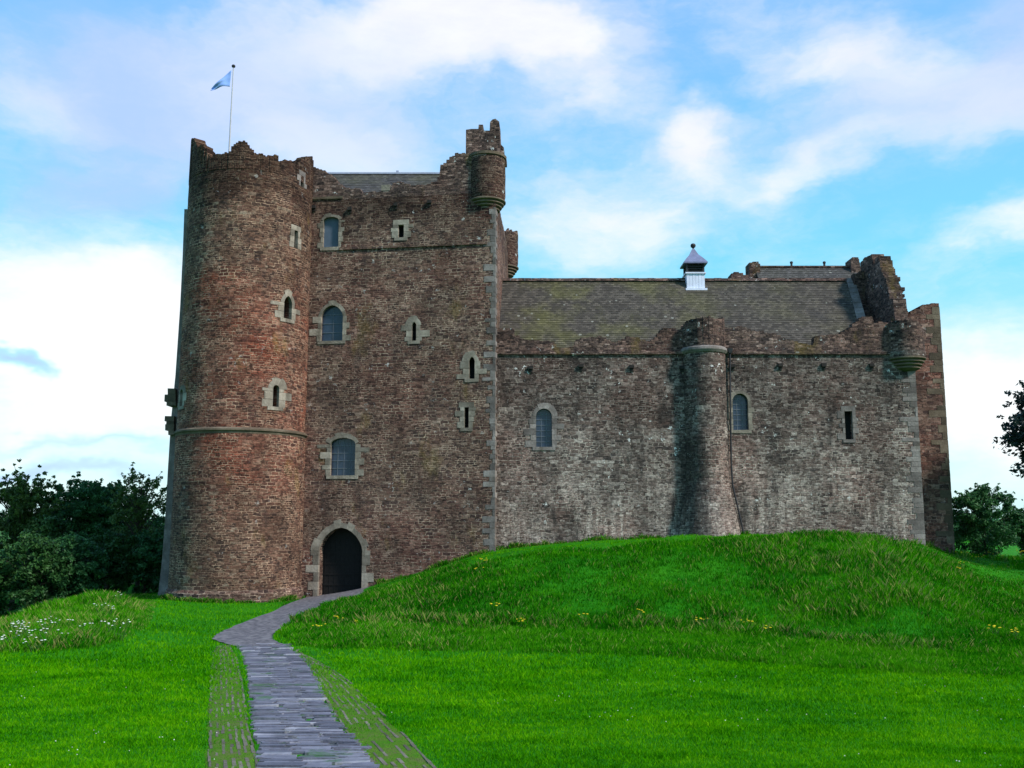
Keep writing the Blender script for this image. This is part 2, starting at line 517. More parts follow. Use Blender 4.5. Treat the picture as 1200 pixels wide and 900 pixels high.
def slate_mat(name, base, moss_amt):
    m, g, out = new_mat(name)
    uv = g.node('ShaderNodeUVMap', uv_map='UVMap').outputs[0]
    pos = g.node('ShaderNodeNewGeometry').outputs['Position']
    w = g.vm('ADD', uv, g.vm('MULTIPLY', g.vm('SUBTRACT', g.noise(uv, 4.0, 2.0, 0.5, out=1), (0.5, 0.5, 0.5)), (0.06, 0.03, 0)))
    nd = g.node('ShaderNodeTexBrick', {'Vector': w, 'Color1': (0, 0, 0, 1), 'Color2': (1, 1, 1, 1), 'Mortar': (0.2, 0.2, 0.2, 1),
                                       'Scale': 1.0, 'Mortar Size': 0.012, 'Mortar Smooth': 0.2, 'Brick Width': 0.26, 'Row Height': 0.19})
    t = g.node('ShaderNodeSeparateColor', {0: nd.outputs[0]}).outputs[0]
    t = g.m('ADD', g.m('MULTIPLY', t, 0.75), g.m('MULTIPLY', g.noise(uv, 10.0, 3.0, 0.6), 0.3), clamp=True)
    b = Vector(base)
    col = g.ramp(t, [(0.0, b * 0.42), (0.35, b * 0.8), (0.65, b * 1.15), (1.0, b * 1.9)])
    px_ = g.xyz(pos)[0]
    fall = g.rng(px_, 4.0, 20.0, 1.0, 0.35)
    ms = g.m('MULTIPLY', g.rng(g.noise(pos, 0.28, 6.0, 0.68), 0.40, 0.66), fall)
    col = g.mix(g.m('MULTIPLY', ms, moss_amt), col, g.mix(t, (0.075, 0.075, 0.018), (0.17, 0.165, 0.045)))
    col = g.mix(g.rng(g.noise(pos, 0.5, 5.0, 0.7), 0.54, 0.70, 0, 0.55), col, (0.028, 0.026, 0.028))
    vo = g.node('ShaderNodeTexVoronoi', {'Vector': uv, 'Scale': 2.2})
    rr = g.node('ShaderNodeSeparateColor', {0: vo.outputs['Color']}).outputs[0]
    col = g.mix(g.m('MULTIPLY', g.m('LESS_THAN', vo.outputs['Distance'], g.m('MULTIPLY', g.m('POWER', rr, 7.0), 0.26)), 0.6), col, (0.3, 0.3, 0.26))
    h = g.m('SUBTRACT', g.m('MULTIPLY', t, 0.5), nd.outputs[1])
    bmp = g.node('ShaderNodeBump', {'Height': h, 'Strength': 0.8, 'Distance': 0.04}).outputs[0]
    principled(g, out, col, 0.8, bmp, 0.25)
    return m


M_SLATE = slate_mat('mossy_slate', (0.064, 0.055, 0.046), 0.52)
M_SLATE2 = slate_mat('grey_slate', (0.062, 0.058, 0.058), 0.25)


def plain_mat(name, col, rough=0.6, var=0.25, nscale=4.0, spec=0.3, metallic=0.0, bump=0.0):
    m, g, out = new_mat(name)
    pos = g.node('ShaderNodeNewGeometry').outputs['Position']
    n = g.noise(pos, nscale, 5.0, 0.6)
    k = g.rng(n, 0.25, 0.75, 1 - var, 1 + var, smooth=False)
    c = g.mix(1.0, tuple(col) + (1,), g.comb(k, k, k), 'MULTIPLY')
    nrm = g.node('ShaderNodeBump', {'Height': n, 'Strength': bump, 'Distance': 0.03}).outputs[0] if bump else None
    principled(g, out, c, rough, nrm, spec, metallic)
    return m


M_GLASS = plain_mat('window_glass', (0.030, 0.045, 0.075), 0.18, 0.4, 2.0, 0.35)
M_BOARD = plain_mat('blue_grey_shutter', (0.075, 0.105, 0.150), 0.6, 0.15, 3.0)
M_LEAD = plain_mat('window_lead', (0.13, 0.15, 0.18), 0.6, 0.2)
M_VOID = plain_mat('dark_recess', (0.010, 0.010, 0.011), 0.9, 0.2)
M_IRON = plain_mat('dark_iron', (0.022, 0.022, 0.026), 0.6, 0.3)
M_LEADROOF = plain_mat('grey_lead', (0.30, 0.33, 0.44), 0.55, 0.25, 3.0, 0.35)
M_WHITE = plain_mat('painted_white_boards', (0.62, 0.66, 0.80), 0.6, 0.12, 3.0)
M_CUPROOF = plain_mat('cupola_lead', (0.15, 0.165, 0.27), 0.5, 0.25, 3.0, 0.35)
M_POLE = plain_mat('pale_pole_paint', (0.42, 0.42, 0.46), 0.5, 0.15)
M_FLAG = plain_mat('pale_blue_cloth', (0.22, 0.36, 0.74), 0.85, 0.3, 1.5)
M_SPOUT = plain_mat('blackened_stone', (0.028, 0.025, 0.024), 0.95, 0.4, 5.0, 0.1, bump=0.4)
M_OAK = plain_mat('dark_oak', (0.007, 0.006, 0.006), 0.75, 0.5, 6.0, bump=0.4)


# ------------------------------------------------------------------ wall frames: (s, z, d) -> world
class Flat:
    def __init__(s, a, b):
        s.o = Vector((a[0], a[1], 0))
        s.t = (Vector((b[0], b[1], 0)) - s.o)
        s.len = s.t.length
        s.t.normalize()
        s.n = Vector((s.t.y, -s.t.x, 0))            # outward, towards the camera

    def pt(s, u, z, d=0.0):
        p = s.o + s.t * u + s.n * d
        return Vector((p.x, p.y, z))

    def hit(s, px, py):
        a, b = ray(px, py)
        # (a,1)*Y = o + t*u
        den = s.n.x * a + s.n.y
        Y = (s.n.x * s.o.x + s.n.y * s.o.y) / den
        p = Vector((a * Y, Y, 0))
        return (p - s.o).dot(s.t), EYE + b * Y


class Round:
    def __init__(s, cx, cy, r):
        s.cx, s.cy, s.r = cx, cy, r

    def pt(s, u, z, d=0.0):
        a = u / s.r
        return Vector((s.cx + (s.r + d) * math.sin(a), s.cy - (s.r + d) * math.cos(a), z))

    def hit(s, px, py):
        a, b = ray(px, py)
        A = a * a + 1
        B = -2 * (a * s.cx + s.cy)
        C = s.cx ** 2 + s.cy ** 2 - s.r ** 2
        D = max(B * B - 4 * A * C, 0.0)
        Y = (-B - math.sqrt(D)) / (2 * A)
        x = a * Y
        return math.atan2(x - s.cx, -(Y - s.cy)) * s.r, EYE + b * Y


def outline(kind, s0, s1, z0, z1):
    """opening outline in (s,z), anticlockwise from bottom-left; returns pts and index where the arch starts/ends"""
    w = s1 - s0
    c = (s0 + s1) / 2
    if kind == 'rect':
        return [(s0, z0), (s1, z0), (s1, z1), (s0, z1)], z1
    rise = {'round': w / 2, 'seg': w * 0.24, 'lancet': w * 0.75, 'pointed': w * 0.50}[kind]
    zs = z1 - rise
    pts = [(s0, z0), (s1, z0)]
    n = 12
    for i in range(n + 1):
        t = math.pi * i / n
        x = math.cos(t)
        if kind in ('round', 'seg'):
            y = math.sin(t)
        else:
            y = (1 - abs(x) ** (1.75 if kind == 'pointed' else 1.5)) ** 0.62
        pts.append((c + x * w / 2, zs + rise * y))
    return pts, zs


def prism(mb, fr, pts, d0, d1):
    n = len(pts)
    vs_ = [fr.pt(s_, z, d0) for s_, z in pts] + [fr.pt(s_, z, d1) for s_, z in pts]
    fs = [tuple(range(n)), tuple(range(2 * n - 1, n - 1, -1))]
    fs += [(i, (i + 1) % n, n + (i + 1) % n, n + i) for i in range(n)]
    mb.add(vs_, fs)


def boolean_cut(o, cutters):
    me = cutters.mesh('cutter')
    c = bpy.data.objects.new('cutter', me)
    COL.objects.link(c)
    md = o.modifiers.new('cut', 'BOOLEAN')
    md.object, md.operation, md.solver = c, 'DIFFERENCE', 'EXACT'
    dg = bpy.context.evaluated_depsgraph_get()
    new = bpy.data.meshes.new_from_object(o.evaluated_get(dg))
    o.modifiers.remove(md)
    old = o.data
    o.data = new
    bpy.data.objects.remove(c)
    bpy.data.meshes.remove(old)
    if not new.materials:
        for mm in old_mats:
            new.materials.append(mm)


def roughen(pts, step=0.24, amp=0.07, quant=0.0):
    """turn a smooth outline into broken masonry: little stone-sized steps"""
    out = []
    for (a, b) in zip(pts[:-1], pts[1:]):
        L = math.hypot(b[0] - a[0], b[1] - a[1])
        k = max(1, int(round(L / step)))
        for i in range(k):
            t0, t1 = i / k, (i + 1) / k
            sa, sb = a[0] + (b[0] - a[0]) * t0, a[0] + (b[0] - a[0]) * t1
            z = a[1] + (b[1] - a[1]) * (t0 + t1) / 2 + random.uniform(-amp, amp)
            out.append((sa + 0.004, z))
            out.append((sb - 0.004, z + random.uniform(-amp, amp) * 0.4))
    return out


def stones_rect(mb, fr, s0, s1, z0, z1, d0, d1, j=0.015):
    def q(a):
        return a + random.uniform(-j, j)
    b = [(q(s0), q(z0)), (q(s1), q(z0)), (q(s1), q(z1)), (q(s0), q(z1))]
    k = max(1, int((s1 - s0) / 0.35)) if isinstance(fr, Round) else 1
    for i in range(k):
        ta, tb = i / k, (i + 1) / k
        def L(p, r, t):
            return (p[0] + (r[0] - p[0]) * t, p[1] + (r[1] - p[1]) * t)
        p0, p1, p2, p3 = L(b[0], b[1], ta), L(b[0], b[1], tb), L(b[3], b[2], tb), L(b[3], b[2], ta)
        mb.hexa([fr.pt(*p0, d1), fr.pt(*p1, d1), fr.pt(*p1, d0), fr.pt(*p0, d0)],
                [fr.pt(*p3, d1), fr.pt(*p2, d1), fr.pt(*p2, d0), fr.pt(*p3, d0)])


def surround(fr, kind, s0, s1, z0, z1, w=0.30, wl=0.62, hs=0.34, proud=0.025, sill=True, deep=0.22, skip=()):
    mb = MB()
    ins = 0.012
    pts, zs = outline(kind, s0 + ins, s1 - ins, z0, z1 - ins)
    z = z0
    i = random.randint(0, 1)
    while z < zs - 0.08:
        h = min(hs * random.uniform(0.75, 1.3), zs - z)
        if zs - z - h < 0.12:
            h = zs - z
        for side in (-1, 1):
            if side in skip:
                continue
            ww = (wl if (i + (side > 0)) % 2 else w) * random.uniform(0.6, 1.25)
            if side < 0:
                stones_rect(mb, fr, s0 - ww, s0 + ins, z + 0.008, z + h - 0.008, -deep, proud, 0.006)
            else:
                stones_rect(mb, fr, s1 - ins, s1 + ww, z + 0.008, z + h - 0.008, -deep, proud, 0.006)
        z += h
        i += 1
    if kind == 'rect':
        stones_rect(mb, fr, s0 - w, s1 + w, z1 - ins, z1 + hs * 0.9, -deep, proud)
    else:
        arch = pts[2:]
        k = max(3, int((s1 - s0) / 0.26))
        n = len(arch) - 1
        idx = [round(i * n / k) for i in range(k + 1)]
        cx, cz = (s0 + s1) / 2, zs - (0.3 if kind == 'seg' else 0.0) * (s1 - s0)
        for a, b in zip(idx[:-1], idx[1:]):
            ww = w * random.uniform(0.7, 1.35)
            seg = arch[a:b + 1]
            o = []
            for (x, zz) in seg:
                d = Vector((x - cx, zz - cz))
                d.normalize()
                o.append((x + d.x * ww, zz + d.y * ww))
            prism(mb, fr, seg + o[::-1], proud, -deep)
    if sill:
        stones_rect(mb, fr, s0 - w * 0.7, s1 + w * 0.7, z0 - 0.2, z0 + ins, -deep, proud + 0.02)
    return mb


def pane_mesh(fr, kind, s0, s1, z0, z1, depth):
    mb = MB()
    pts, _ = outline(kind, s0 - 0.02, s1 + 0.02, z0 - 0.02, z1 + 0.02)
    prism(mb, fr, pts, -depth, -depth - 0.08)
    return mb


# ------------------------------------------------------------------ terrain
def _tab():
    """height table z(u, Y) (relative to the eye), u = x/Y; columns read off the lie of the land"""
    lawn = [(0, -1.60), (5, -1.98), (10.2, -2.60), (15, -2.98), (20, -3.30), (25, -3.66), (28.6, -3.88), (34, -4.06), (38, -4.2),
            (48, -4.45), (60, -4.64), (75, -4.75), (120, -5.2), (300, -6), (4000, -8)]

    def q(px, py):
        return ray(px, py)[1]

    def col(px, ctrl, tail):
        Ys = [y for y, _ in lawn if y < ctrl[0][1]]
        zs = [z for y, z in lawn if y < ctrl[0][1]]
        for (py, Y) in ctrl:
            Ys.append(Y)
            zs.append(q(px, py) * Y)
        for (Y, z) in tail:
            Ys.append(Y)
            zs.append(z)
        return ray(px, 720)[0], Ys, zs
    far = [(120, -5.2), (300, -6), (4000, -8)]
    cols = [
        col(-300, [(768, 29), (742, 37), (733, 44)], [(52, -5.4), (60, -6.2), (80, -7.0)] + far),
        col(0, [(766, 29.5), (748, 34), (736, 40)], [(46, -5.1), (54, -5.9), (70, -6.6)] + far),
        col(60, [(763, 29.8), (735, 37), (709, 43)], [(47, -4.2), (54, -5.2), (70, -6.0)] + far),
        col(110, [(760, 30), (725, 38), (698, 44.5)], [(49, -4.1), (56, -4.9), (72, -5.4)] + far),
        col(150, [(751, 32), (722, 39.5), (704, 46)], [(52, -4.4), (60, -4.75), (75, -5.1)] + far),
        col(185, [(742, 34.5), (718, 44), (706, 51)], [(60, -4.65), (75, -4.9)] + far),
        (ray(240, 720)[0], [a for a, _ in lawn], [b for _, b in lawn]),
        (ray(335, 720)[0], [a for a, _ in lawn], [b for _, b in lawn]),
        col(370, [(738, 37.5), (725, 42), (713, 48), (703, 56)], [(61, -4.64), (75, -4.7)] + far),
        col(430, [(764, 28.9), (746, 34), (735, 38.5), (716, 44), (700, 52), (690, 60)], [(75, -4.4)] + far),
        col(500, [(763, 29), (749, 33.5), (736, 38), (700, 45.5), (676, 54), (667, 60)], [(75, -3.5)] + far),
        col(580, [(764, 28.8), (750, 33), (736, 37.5), (692, 42), (664, 46.5), (652, 53), (645, 60)], [(75, -2)] + far),
        col(700, [(767, 28.4), (751, 32.5), (736, 37), (690, 41), (653, 45), (641, 49.5), (633.5, 60.5)], [(75, -1.5)] + far),
        col(830, [(773, 27.8), (754, 32.5), (738, 36.5), (690, 40.3), (650, 44), (634.5, 47), (628.5, 60.5)], [(75, -1)] + far),
        col(950, [(782, 27), (760, 31.5), (744, 35.7), (690, 39.5), (650, 43.2), (632.5, 46), (627, 60.5)], [(75, -1)] + far),
        col(1030, [(788, 26.5), (766, 30.5), (749, 34.5), (700, 38.3), (656, 42), (637, 45.5), (630, 60.5)], [(75, -1.5)] + far),
        col(1085, [(791, 26.2), (768, 30.3), (752, 34), (716, 37), (681, 40.5), (656, 45.5), (638, 60.5)], [(75, -2.0)] + far),
        col(1130, [(793, 26), (770, 30), (755, 33.5), (731, 36.7), (706, 40), (693, 43), (662, 57), (651, 66)], [(80, -2.9)] + far),
        col(1180, [(795, 26), (772, 30), (758, 33.5), (743, 36), (733, 38.6), (725, 42), (690, 53), (660, 62), (653, 70)], [(85, -3.2)] + far),
        col(1300, [(796, 26), (774, 30), (760, 33.5), (748, 37), (738, 41), (722, 46), (690, 54), (662, 63), (655, 71)], [(85, -3.4)] + far),
    ]
    Yg = np.concatenate([np.arange(0, 90, 0.25), np.geomspace(90, 4000, 120)])
    ug = np.arange(-0.75, 0.7501, 0.005)
    Z = np.array([np.interp(Yg, ys, zs) for _, ys, zs in cols])
    uc = np.array([c[0] for c in cols])
    T = np.array([np.interp(ug, uc, Z[:, j]) for j in range(len(Yg))]).T

    def smooth(A, sig, axis):
        k = np.arange(-int(3 * sig) - 1, int(3 * sig) + 2)
        w = np.exp(-0.5 * (k / sig) ** 2)
        w /= w.sum()
        pad = [(0, 0), (0, 0)]
        pad[axis] = (len(k) // 2, len(k) // 2)
        B = np.pad(A, pad, mode='edge')
        return np.apply_along_axis(lambda r: np.convolve(r, w, mode='valid'), axis, B)
    T = smooth(T, 3.0, 0)
    n90 = int(90 / 0.25)
    T[:, :n90] = smooth(T[:, :n90 + 20], 2.2, 1)[:, :n90]
    return ug, Yg, T


UG, YG, TT = _tab()


def _fract_noise(x, y, seed, scale):
    """cheap value noise"""
    r = np.random.default_rng(seed)
    tab = r.random((64, 64))
    xs, ys = x / scale, y / scale
    xi, yi = np.floor(xs).astype(int), np.floor(ys).astype(int)
    fx, fy = xs - xi, ys - yi
    fx, fy = fx * fx * (3 - 2 * fx), fy * fy * (3 - 2 * fy)
    a = tab[xi % 64, yi % 64]
    b = tab[(xi + 1) % 64, yi % 64]
    c = tab[xi % 64, (yi + 1) % 64]
    d = tab[(xi + 1) % 64, (yi + 1) % 64]
    return (a * (1 - fx) + b * fx) * (1 - fy) + (c * (1 - fx) + d * fx) * fy - 0.5


def height(x, y):
    x, y = np.asarray(x, float), np.asarray(y, float)
    Y = np.clip(y, 0.3, 3900)
    u = np.clip(x / Y, -0.745, 0.745)
    fi = (u - UG[0]) / 0.005
    i = np.clip(fi.astype(int), 0, len(UG) - 2)
    fu = fi - i
    j = np.clip(np.searchsorted(YG, Y) - 1, 0, len(YG) - 2)
    fy = (Y - YG[j]) / (YG[j + 1] - YG[j])
    z = (TT[i, j] * (1 - fu) + TT[i + 1, j] * fu) * (1 - fy) + (TT[i, j + 1] * (1 - fu) + TT[i + 1, j + 1] * fu) * fy
    z = z + 0.05 * _fract_noise(x, y, 1, 2.7) + 0.10 * _fract_noise(x, y, 2, 6.5)
    up = np.clip((z + 4.15) / 0.8, 0, 1) * np.clip((y - 33) / 4, 0, 1) * np.clip((62 - y) / 4, 0, 1)
    z = z + up * (0.22 * _fract_noise(x, y, 3, 2.3) + 0.30 * _fract_noise(x, y, 4, 4.8))
    return z + EYE


def ground_at(px, py):
    a, b = ray(px, py)
    Y = np.arange(5, 90, 0.02)
    d = (EYE + b * Y) - height(a * Y, Y)
    k = np.argmax(d < 0)
    return Vector((a * Y[k], Y[k], float(height(a * Y[k], Y[k]))))


H_Y = 60.6          # plane of the hall front
# ---- where the rough grass begins, as image-independent (u, Y) edge
_re = [(330, 745), (345, 757), (400, 762), (500, 763.5), (640, 767), (760, 770), (900, 780), (1000, 787), (1100, 793), (1300, 797)]
RE_PTS = [ground_at(*p) for p in _re]
RE_U = np.array([p.x / p.y for p in RE_PTS])
RE_Y = np.array([p.y for p in RE_PTS])
_le = [(-260, 770), (0, 766), (60, 763), (110, 760), (140, 752), (165, 742), (176, 730), (182, 716)]
LE_PTS = [ground_at(*p) for p in _le]
LE_U = np.array([p.x / p.y for p in LE_PTS])
LE_Y = np.array([p.y for p in LE_PTS])

PATH_PX = [(905, 305, 444), (900, 305, 441), (880, 303, 424), (860, 299, 402), (840, 296, 387), (820, 294, 377), (800, 292, 369), (780, 289, 359), (770, 285, 350),
           (757, 279, 335)]
UP_PX = [(758, 274, 336), (750, 249, 319), (745, 253, 319), (740, 262, 324), (730, 285, 341), (720, 312, 357), (710, 334, 378), (703, 352, 398),
         (699, 362, 421)]
PATH_L = [ground_at(l, y) for y, l, r in PATH_PX]
PATH_R = [ground_at(r, y) for y, l, r in PATH_PX]
UP_L = [ground_at(l, y) for y, l, r in UP_PX]
UP_R = [ground_at(r, y) for y, l, r in UP_PX]


def in_path(x, y, grow=0.0):
    m = np.zeros(x.shape, bool)
    for L, Rr in ((PATH_L, PATH_R), (UP_L, UP_R)):
        ys = np.array([p.y for p in L])
        yr = np.array([p.y for p in Rr])
        o, o2 = np.argsort(ys), np.argsort(yr)
        xl = np.interp(y, ys[o], np.array([p.x for p in L])[o])
        xr = np.interp(y, yr[o2], np.array([p.x for p in Rr])[o2])
        m |= (x > xl - grow) & (x < xr + grow) & (y > ys.min() - 3 * (L is PATH_L)) & (y < ys.max() + 0.2)
    return m


def rough_amount(x, y):
    u = x / np.maximum(y, 0.3)
    right = (u > RE_U[0]) & (y > np.interp(u, RE_U, RE_Y)) & (y < 75)
    crest = (u > -0.045) & (u < 0.40) & (y > 49.5 + 2.2 * _fract_noise(x, y, 50, 2.5)) & (y < H_Y - 0.25 - 0.9 * np.clip(_fract_noise(x, y, 51, 1.1), 0, 1))
    right &= ~crest
    left = (u < LE_U[-1]) & (y > np.interp(u, LE_U, LE_Y)) & (y < 66)
    return right, left


def ground_mat():
    m, g, out = new_mat('turf')
    pos = g.node('ShaderNodeNewGeometry').outputs['Position']
    n1 = g.noise(pos, 0.25, 5.0, 0.6)
    n2 = g.noise(g.vm('MULTIPLY', pos, (1, 1.0, 1)), 3.0, 5.0, 0.7)
    n3 = g.noise(pos, 30.0, 3.0, 0.7)
    t = g.m('ADD', g.m('MULTIPLY', n1, 0.45), g.m('ADD', g.m('MULTIPLY', n2, 0.3), g.m('MULTIPLY', n3, 0.3)))
    col = g.ramp(t, [(0.34, (0.006, 0.075, 0.001)), (0.5, (0.014, 0.16, 0.001)), (0.66, (0.040, 0.22, 0.003))])
    bmp = g.node('ShaderNodeBump', {'Height': g.m('ADD', n3, n2), 'Strength': 0.8, 'Distance': 0.06}).outputs[0]
    principled(g, out, col, 0.9, bmp, 0.1)
    return m


def axis(lo, hi, step, far):
    core = np.arange(lo, hi + 1e-6, step)
    g_ = np.geomspace(step, far, 46).cumsum()
    g_ = g_[g_ < far]
    return np.concatenate([(lo - g_)[::-1], core, hi + g_])


def build_terrain():
    xs, ys = axis(-45, 48, 0.3, 3200), axis(-6, 78, 0.3, 3200)
    X, Y = np.meshgrid(xs, ys, indexing='ij')
    Z = height(X, Y)
    dist = np.hypot(X, Y)
    Z = np.where(Y < 0.3, EYE - 1.6, Z)
    nx, ny = X.shape
    V = np.stack([X, Y, Z], -1).reshape(-1, 3)
    I = np.arange(nx * ny).reshape(nx, ny)
    F = np.stack([I[:-1, :-1], I[1:, :-1], I[1:, 1:], I[:-1, 1:]], -1).reshape(-1, 4)
    me = np_mesh('ground', V, F)
    for p in me.polygons:
        p.use_smooth = True
    o = link('ground', me, ground_mat())
    tag(o, kind='structure')


build_terrain()

# ------------------------------------------------------------------ path
def path_mats():
    m, g, out = new_mat('path_flags')
    geo = g.node('ShaderNodeNewGeometry')
    pos, ri = geo.outputs['Position'], geo.outputs['Random Per Island']
    n = g.noise(pos, 5.0, 5.0, 0.7)
    col = g.ramp(ri, [(0.0, (0.070, 0.072, 0.098)), (0.4, (0.125, 0.125, 0.165)), (0.85, (0.17, 0.168, 0.21)), (1.0, (0.31, 0.30, 0.33))])
    k = g.rng(n, 0.25, 0.75, 0.6, 1.35, smooth=False)
    col = g.mix(1.0, col, g.comb(k, k, k), 'MULTIPLY')
    col = g.mix(g.rng(g.noise(pos, 0.9, 5.0, 0.7), 0.56, 0.66, 0, 0.75), col, (0.025, 0.10, 0.008))
    bmp = g.node('ShaderNodeBump', {'Height': g.noise(pos, 14.0, 4.0, 0.7), 'Strength': 0.6, 'Distance': 0.03}).outputs[0]
    principled(g, out, col, 0.55, bmp, 0.4)
    m2, g, out = new_mat('path_gravel')
    pos = g.node('ShaderNodeNewGeometry').outputs['Position']
    n = g.noise(pos, 9.0, 5.0, 0.75)
    vo = g.node('ShaderNodeTexVoronoi', {'Vector': g.vm('MULTIPLY', pos, (1, 0.6, 0)), 'Scale': 5.0})
    col = g.ramp(g.m('ADD', g.m('MULTIPLY', n, 0.7), g.m('MULTIPLY', vo.outputs['Distance'], 0.6)),
                 [(0.3, (0.045, 0.042, 0.050)), (0.55, (0.095, 0.089, 0.102)), (0.85, (0.17, 0.16, 0.17))])
    col = g.mix(g.rng(g.noise(pos, 1.2, 5.0, 0.7), 0.60, 0.72, 0, 0.5), col, (0.05, 0.075, 0.015))
    bmp = g.node('ShaderNodeBump', {'Height': n, 'Strength': 0.7, 'Distance': 0.05}).outputs[0]
    principled(g, out, col, 0.9, bmp, 0.15)
    return m, m2


M_FLAGS, M_GRAVEL = path_mats()


def worn_mat():
    m, g, out = new_mat('worn_turf')
    pos = g.node('ShaderNodeNewGeometry').outputs['Position']
    n = g.noise(pos, 2.2, 5.0, 0.7)
    f = g.noise(pos, 16.0, 4.0, 0.7)
    col = g.ramp(g.m('ADD', g.m('MULTIPLY', n, 0.65), g.m('MULTIPLY', f, 0.4)),
                 [(0.38, (0.035, 0.150, 0.003)), (0.54, (0.075, 0.150, 0.012)), (0.68, (0.110, 0.100, 0.050)), (0.85, (0.18, 0.155, 0.115))])
    bmp = g.node('ShaderNodeBump', {'Height': f, 'Strength': 0.9, 'Distance': 0.05}).outputs[0]
    principled(g, out, col, 0.92, bmp, 0.1)
    return m


M_WORN = worn_mat()


def resample(pts, ys):
    a = np.array([[p.x, p.y] for p in pts])
    o = np.argsort(a[:, 1])
    return np.interp(ys, a[o, 1], a[o, 0])


def build_path():
    # gravelly upper path: one sheet over the turf
    n = len(UP_L)
    rows = []
    for i in range(n - 1):
        for t in np.linspace(0, 1, 7)[:-1]:
            rows.append((UP_L[i].lerp(UP_L[i + 1], t), UP_R[i].lerp(UP_R[i + 1], t)))
    last_l, last_r = P(362, 697, 61.6), P(434, 697, 61.6)
    rows += [(UP_L[-1], UP_R[-1]), (Vector((last_l.x, 61.9, 0)), Vector((last_r.x, 61.9, 0)))]
    V, F, k = [], [], 10
    for (a, b) in rows:
        for j in range(k + 1):
            p = a.lerp(b, j / k)
            e = 0.05 * math.sin(p.y * 7 + j) if j in (0, k) else 0
            V.append((p.x + e, p.y, float(height(p.x + e, p.y)) + 0.035))
    for i in range(len(rows) - 1):
        for j in range(k):
            q = i * (k + 1) + j
            F.append((q, q + 1, q + k + 2, q + k + 1))
    me = np_mesh('path', np.array(V), np.array(F))
    tag(link('gravel_path', me, M_GRAVEL), kind='structure')
    # paving: long thin stones laid crosswise in wandering lanes, every stone its own block
    mb = MB()
    y_start, yend = PATH_L[0].y - 2.2, PATH_L[-1].y + 0.1
    lanes = [0.0, 0.36, 0.70, 1.0]
    for li in range(3):
        y = y_start + random.uniform(0, 0.1)
        while y < yend:
            dep = random.choice([0.045, 0.06, 0.07, 0.09, 0.12, 0.16]) * random.uniform(0.8, 1.25) * (1.0 + max(0, y - 14) * 0.03)
            xl, xr = float(resample(PATH_L, y)), float(resample(PATH_R, y))
            if y < PATH_L[0].y:
                xr += (PATH_L[0].y - y) * 0.02
            W = xr - xl
            j0 = random.uniform(-0.10, 0.10) if li else random.uniform(-0.05, 0.05)
            j1 = random.uniform(-0.10, 0.10) if li < 2 else random.uniform(-0.05, 0.06)
            a0, a1 = xl + W * lanes[li] + j0 * W, xl + W * lanes[li + 1] + j1 * W
            if random.random() > 0.05:
                g_ = 0.007
                top = random.uniform(0.018, 0.045)
                s0, s1 = random.uniform(-0.015, 0.015), random.uniform(-0.03, 0.03)
                e = lambda k=0.012: random.uniform(-k, k)
                am = a0 + (a1 - a0) * random.uniform(0.35, 0.65)
                c = [(a0, y + g_ + s0 + e()), (a1, y + g_ + s1 + e()), (a1 + e(0.03), y + dep - g_ + s1 + e()), (a0 + e(0.03), y + dep - g_ + s0 + e())]
                mb.hexa([(a, b_, float(height(a, b_)) - 0.08) for a, b_ in c],
                        [(a, b_, float(height(a, b_)) + top + e(0.008)) for a, b_ in c])
            y += dep
    tag(mb.build('stone_path', M_FLAGS), kind='structure')
    # rows of cobbles either side, sunk in the turf
    mb = MB()

    def track(left_px, right_px, nrow, keep):
        Ls = [ground_at(*p) for p in left_px]
        Rs = [ground_at(*p) for p in right_px]
        y0 = max(Ls[0].y, 8.8)
        y1 = min(Ls[-1].y, Rs[-1].y)
        for r in range(nrow):
            t = r / (nrow - 1)
            y = y0 - 1.5 + random.uniform(0, 0.2)
            while y < y1:
                ln = random.uniform(0.18, 0.6)
                x = (1 - t) * float(resample(Ls, y)) + t * float(resample(Rs, y)) + random.uniform(-0.012, 0.012)
                wv = 0.5 + 0.5 * math.sin(y * 0.9 + r * 2.1) * math.sin(y * 0.37 + r)
                if random.random() < keep * (0.5 + wv * 0.6):
                    w = random.uniform(0.012, 0.024) * (1 + max(0, y - 14) * 0.02)
                    x2 = x + (1 - t) * float(resample(Ls, y + ln) - resample(Ls, y)) + t * float(resample(Rs, y + ln) - resample(Rs, y))
                    c = [(x - w, y), (x + w, y + 0.01), (x2 + w * 0.9, y + ln), (x2 - w * 0.9, y + ln - 0.01)]
                    h = random.uniform(0.012, 0.022)
                    mb.hexa([(a, b, float(height(a, b)) - 0.06) for a, b in c], [(a, b, float(height(a, b)) + h) for a, b in c])
                y += ln + random.uniform(0.0, 0.03)
    def worn(left_px, right_px):
        Ls = [ground_at(*p) for p in left_px]
        Rs = [ground_at(*p) for p in right_px]
        ys = np.arange(max(Ls[0].y, 8.8) - 1.5, min(Ls[-1].y, Rs[-1].y), 0.2)
        k = 8
        V = []
        for y in ys:
            x0, x1 = float(resample(Ls, y)) - 0.06, float(resample(Rs, y)) + 0.06
            x0 += 0.10 * float(_fract_noise(np.array([y]), np.array([0.0]), 40, 0.7)[0])
            x1 += 0.10 * float(_fract_noise(np.array([y]), np.array([9.0]), 41, 0.7)[0])
            for j in range(k + 1):
                x = x0 + (x1 - x0) * j / k
                V.append((x, y, float(height(x, y)) + (0.014 if 0 < j < k else -0.01)))
        I = np.arange(len(ys) * (k + 1)).reshape(len(ys), k + 1)
        F = np.stack([I[:-1, :-1], I[:-1, 1:], I[1:, 1:], I[1:, :-1]], -1).reshape(-1, 4)
        tag(link('worn_turf', np_mesh('worn_turf', np.array(V), F), M_WORN), kind='structure')
    worn([(245, 905), (247, 860), (247, 800), (250, 765), (256, 757)], [(303, 905), (291, 860), (283, 800), (276, 770), (268, 757)])
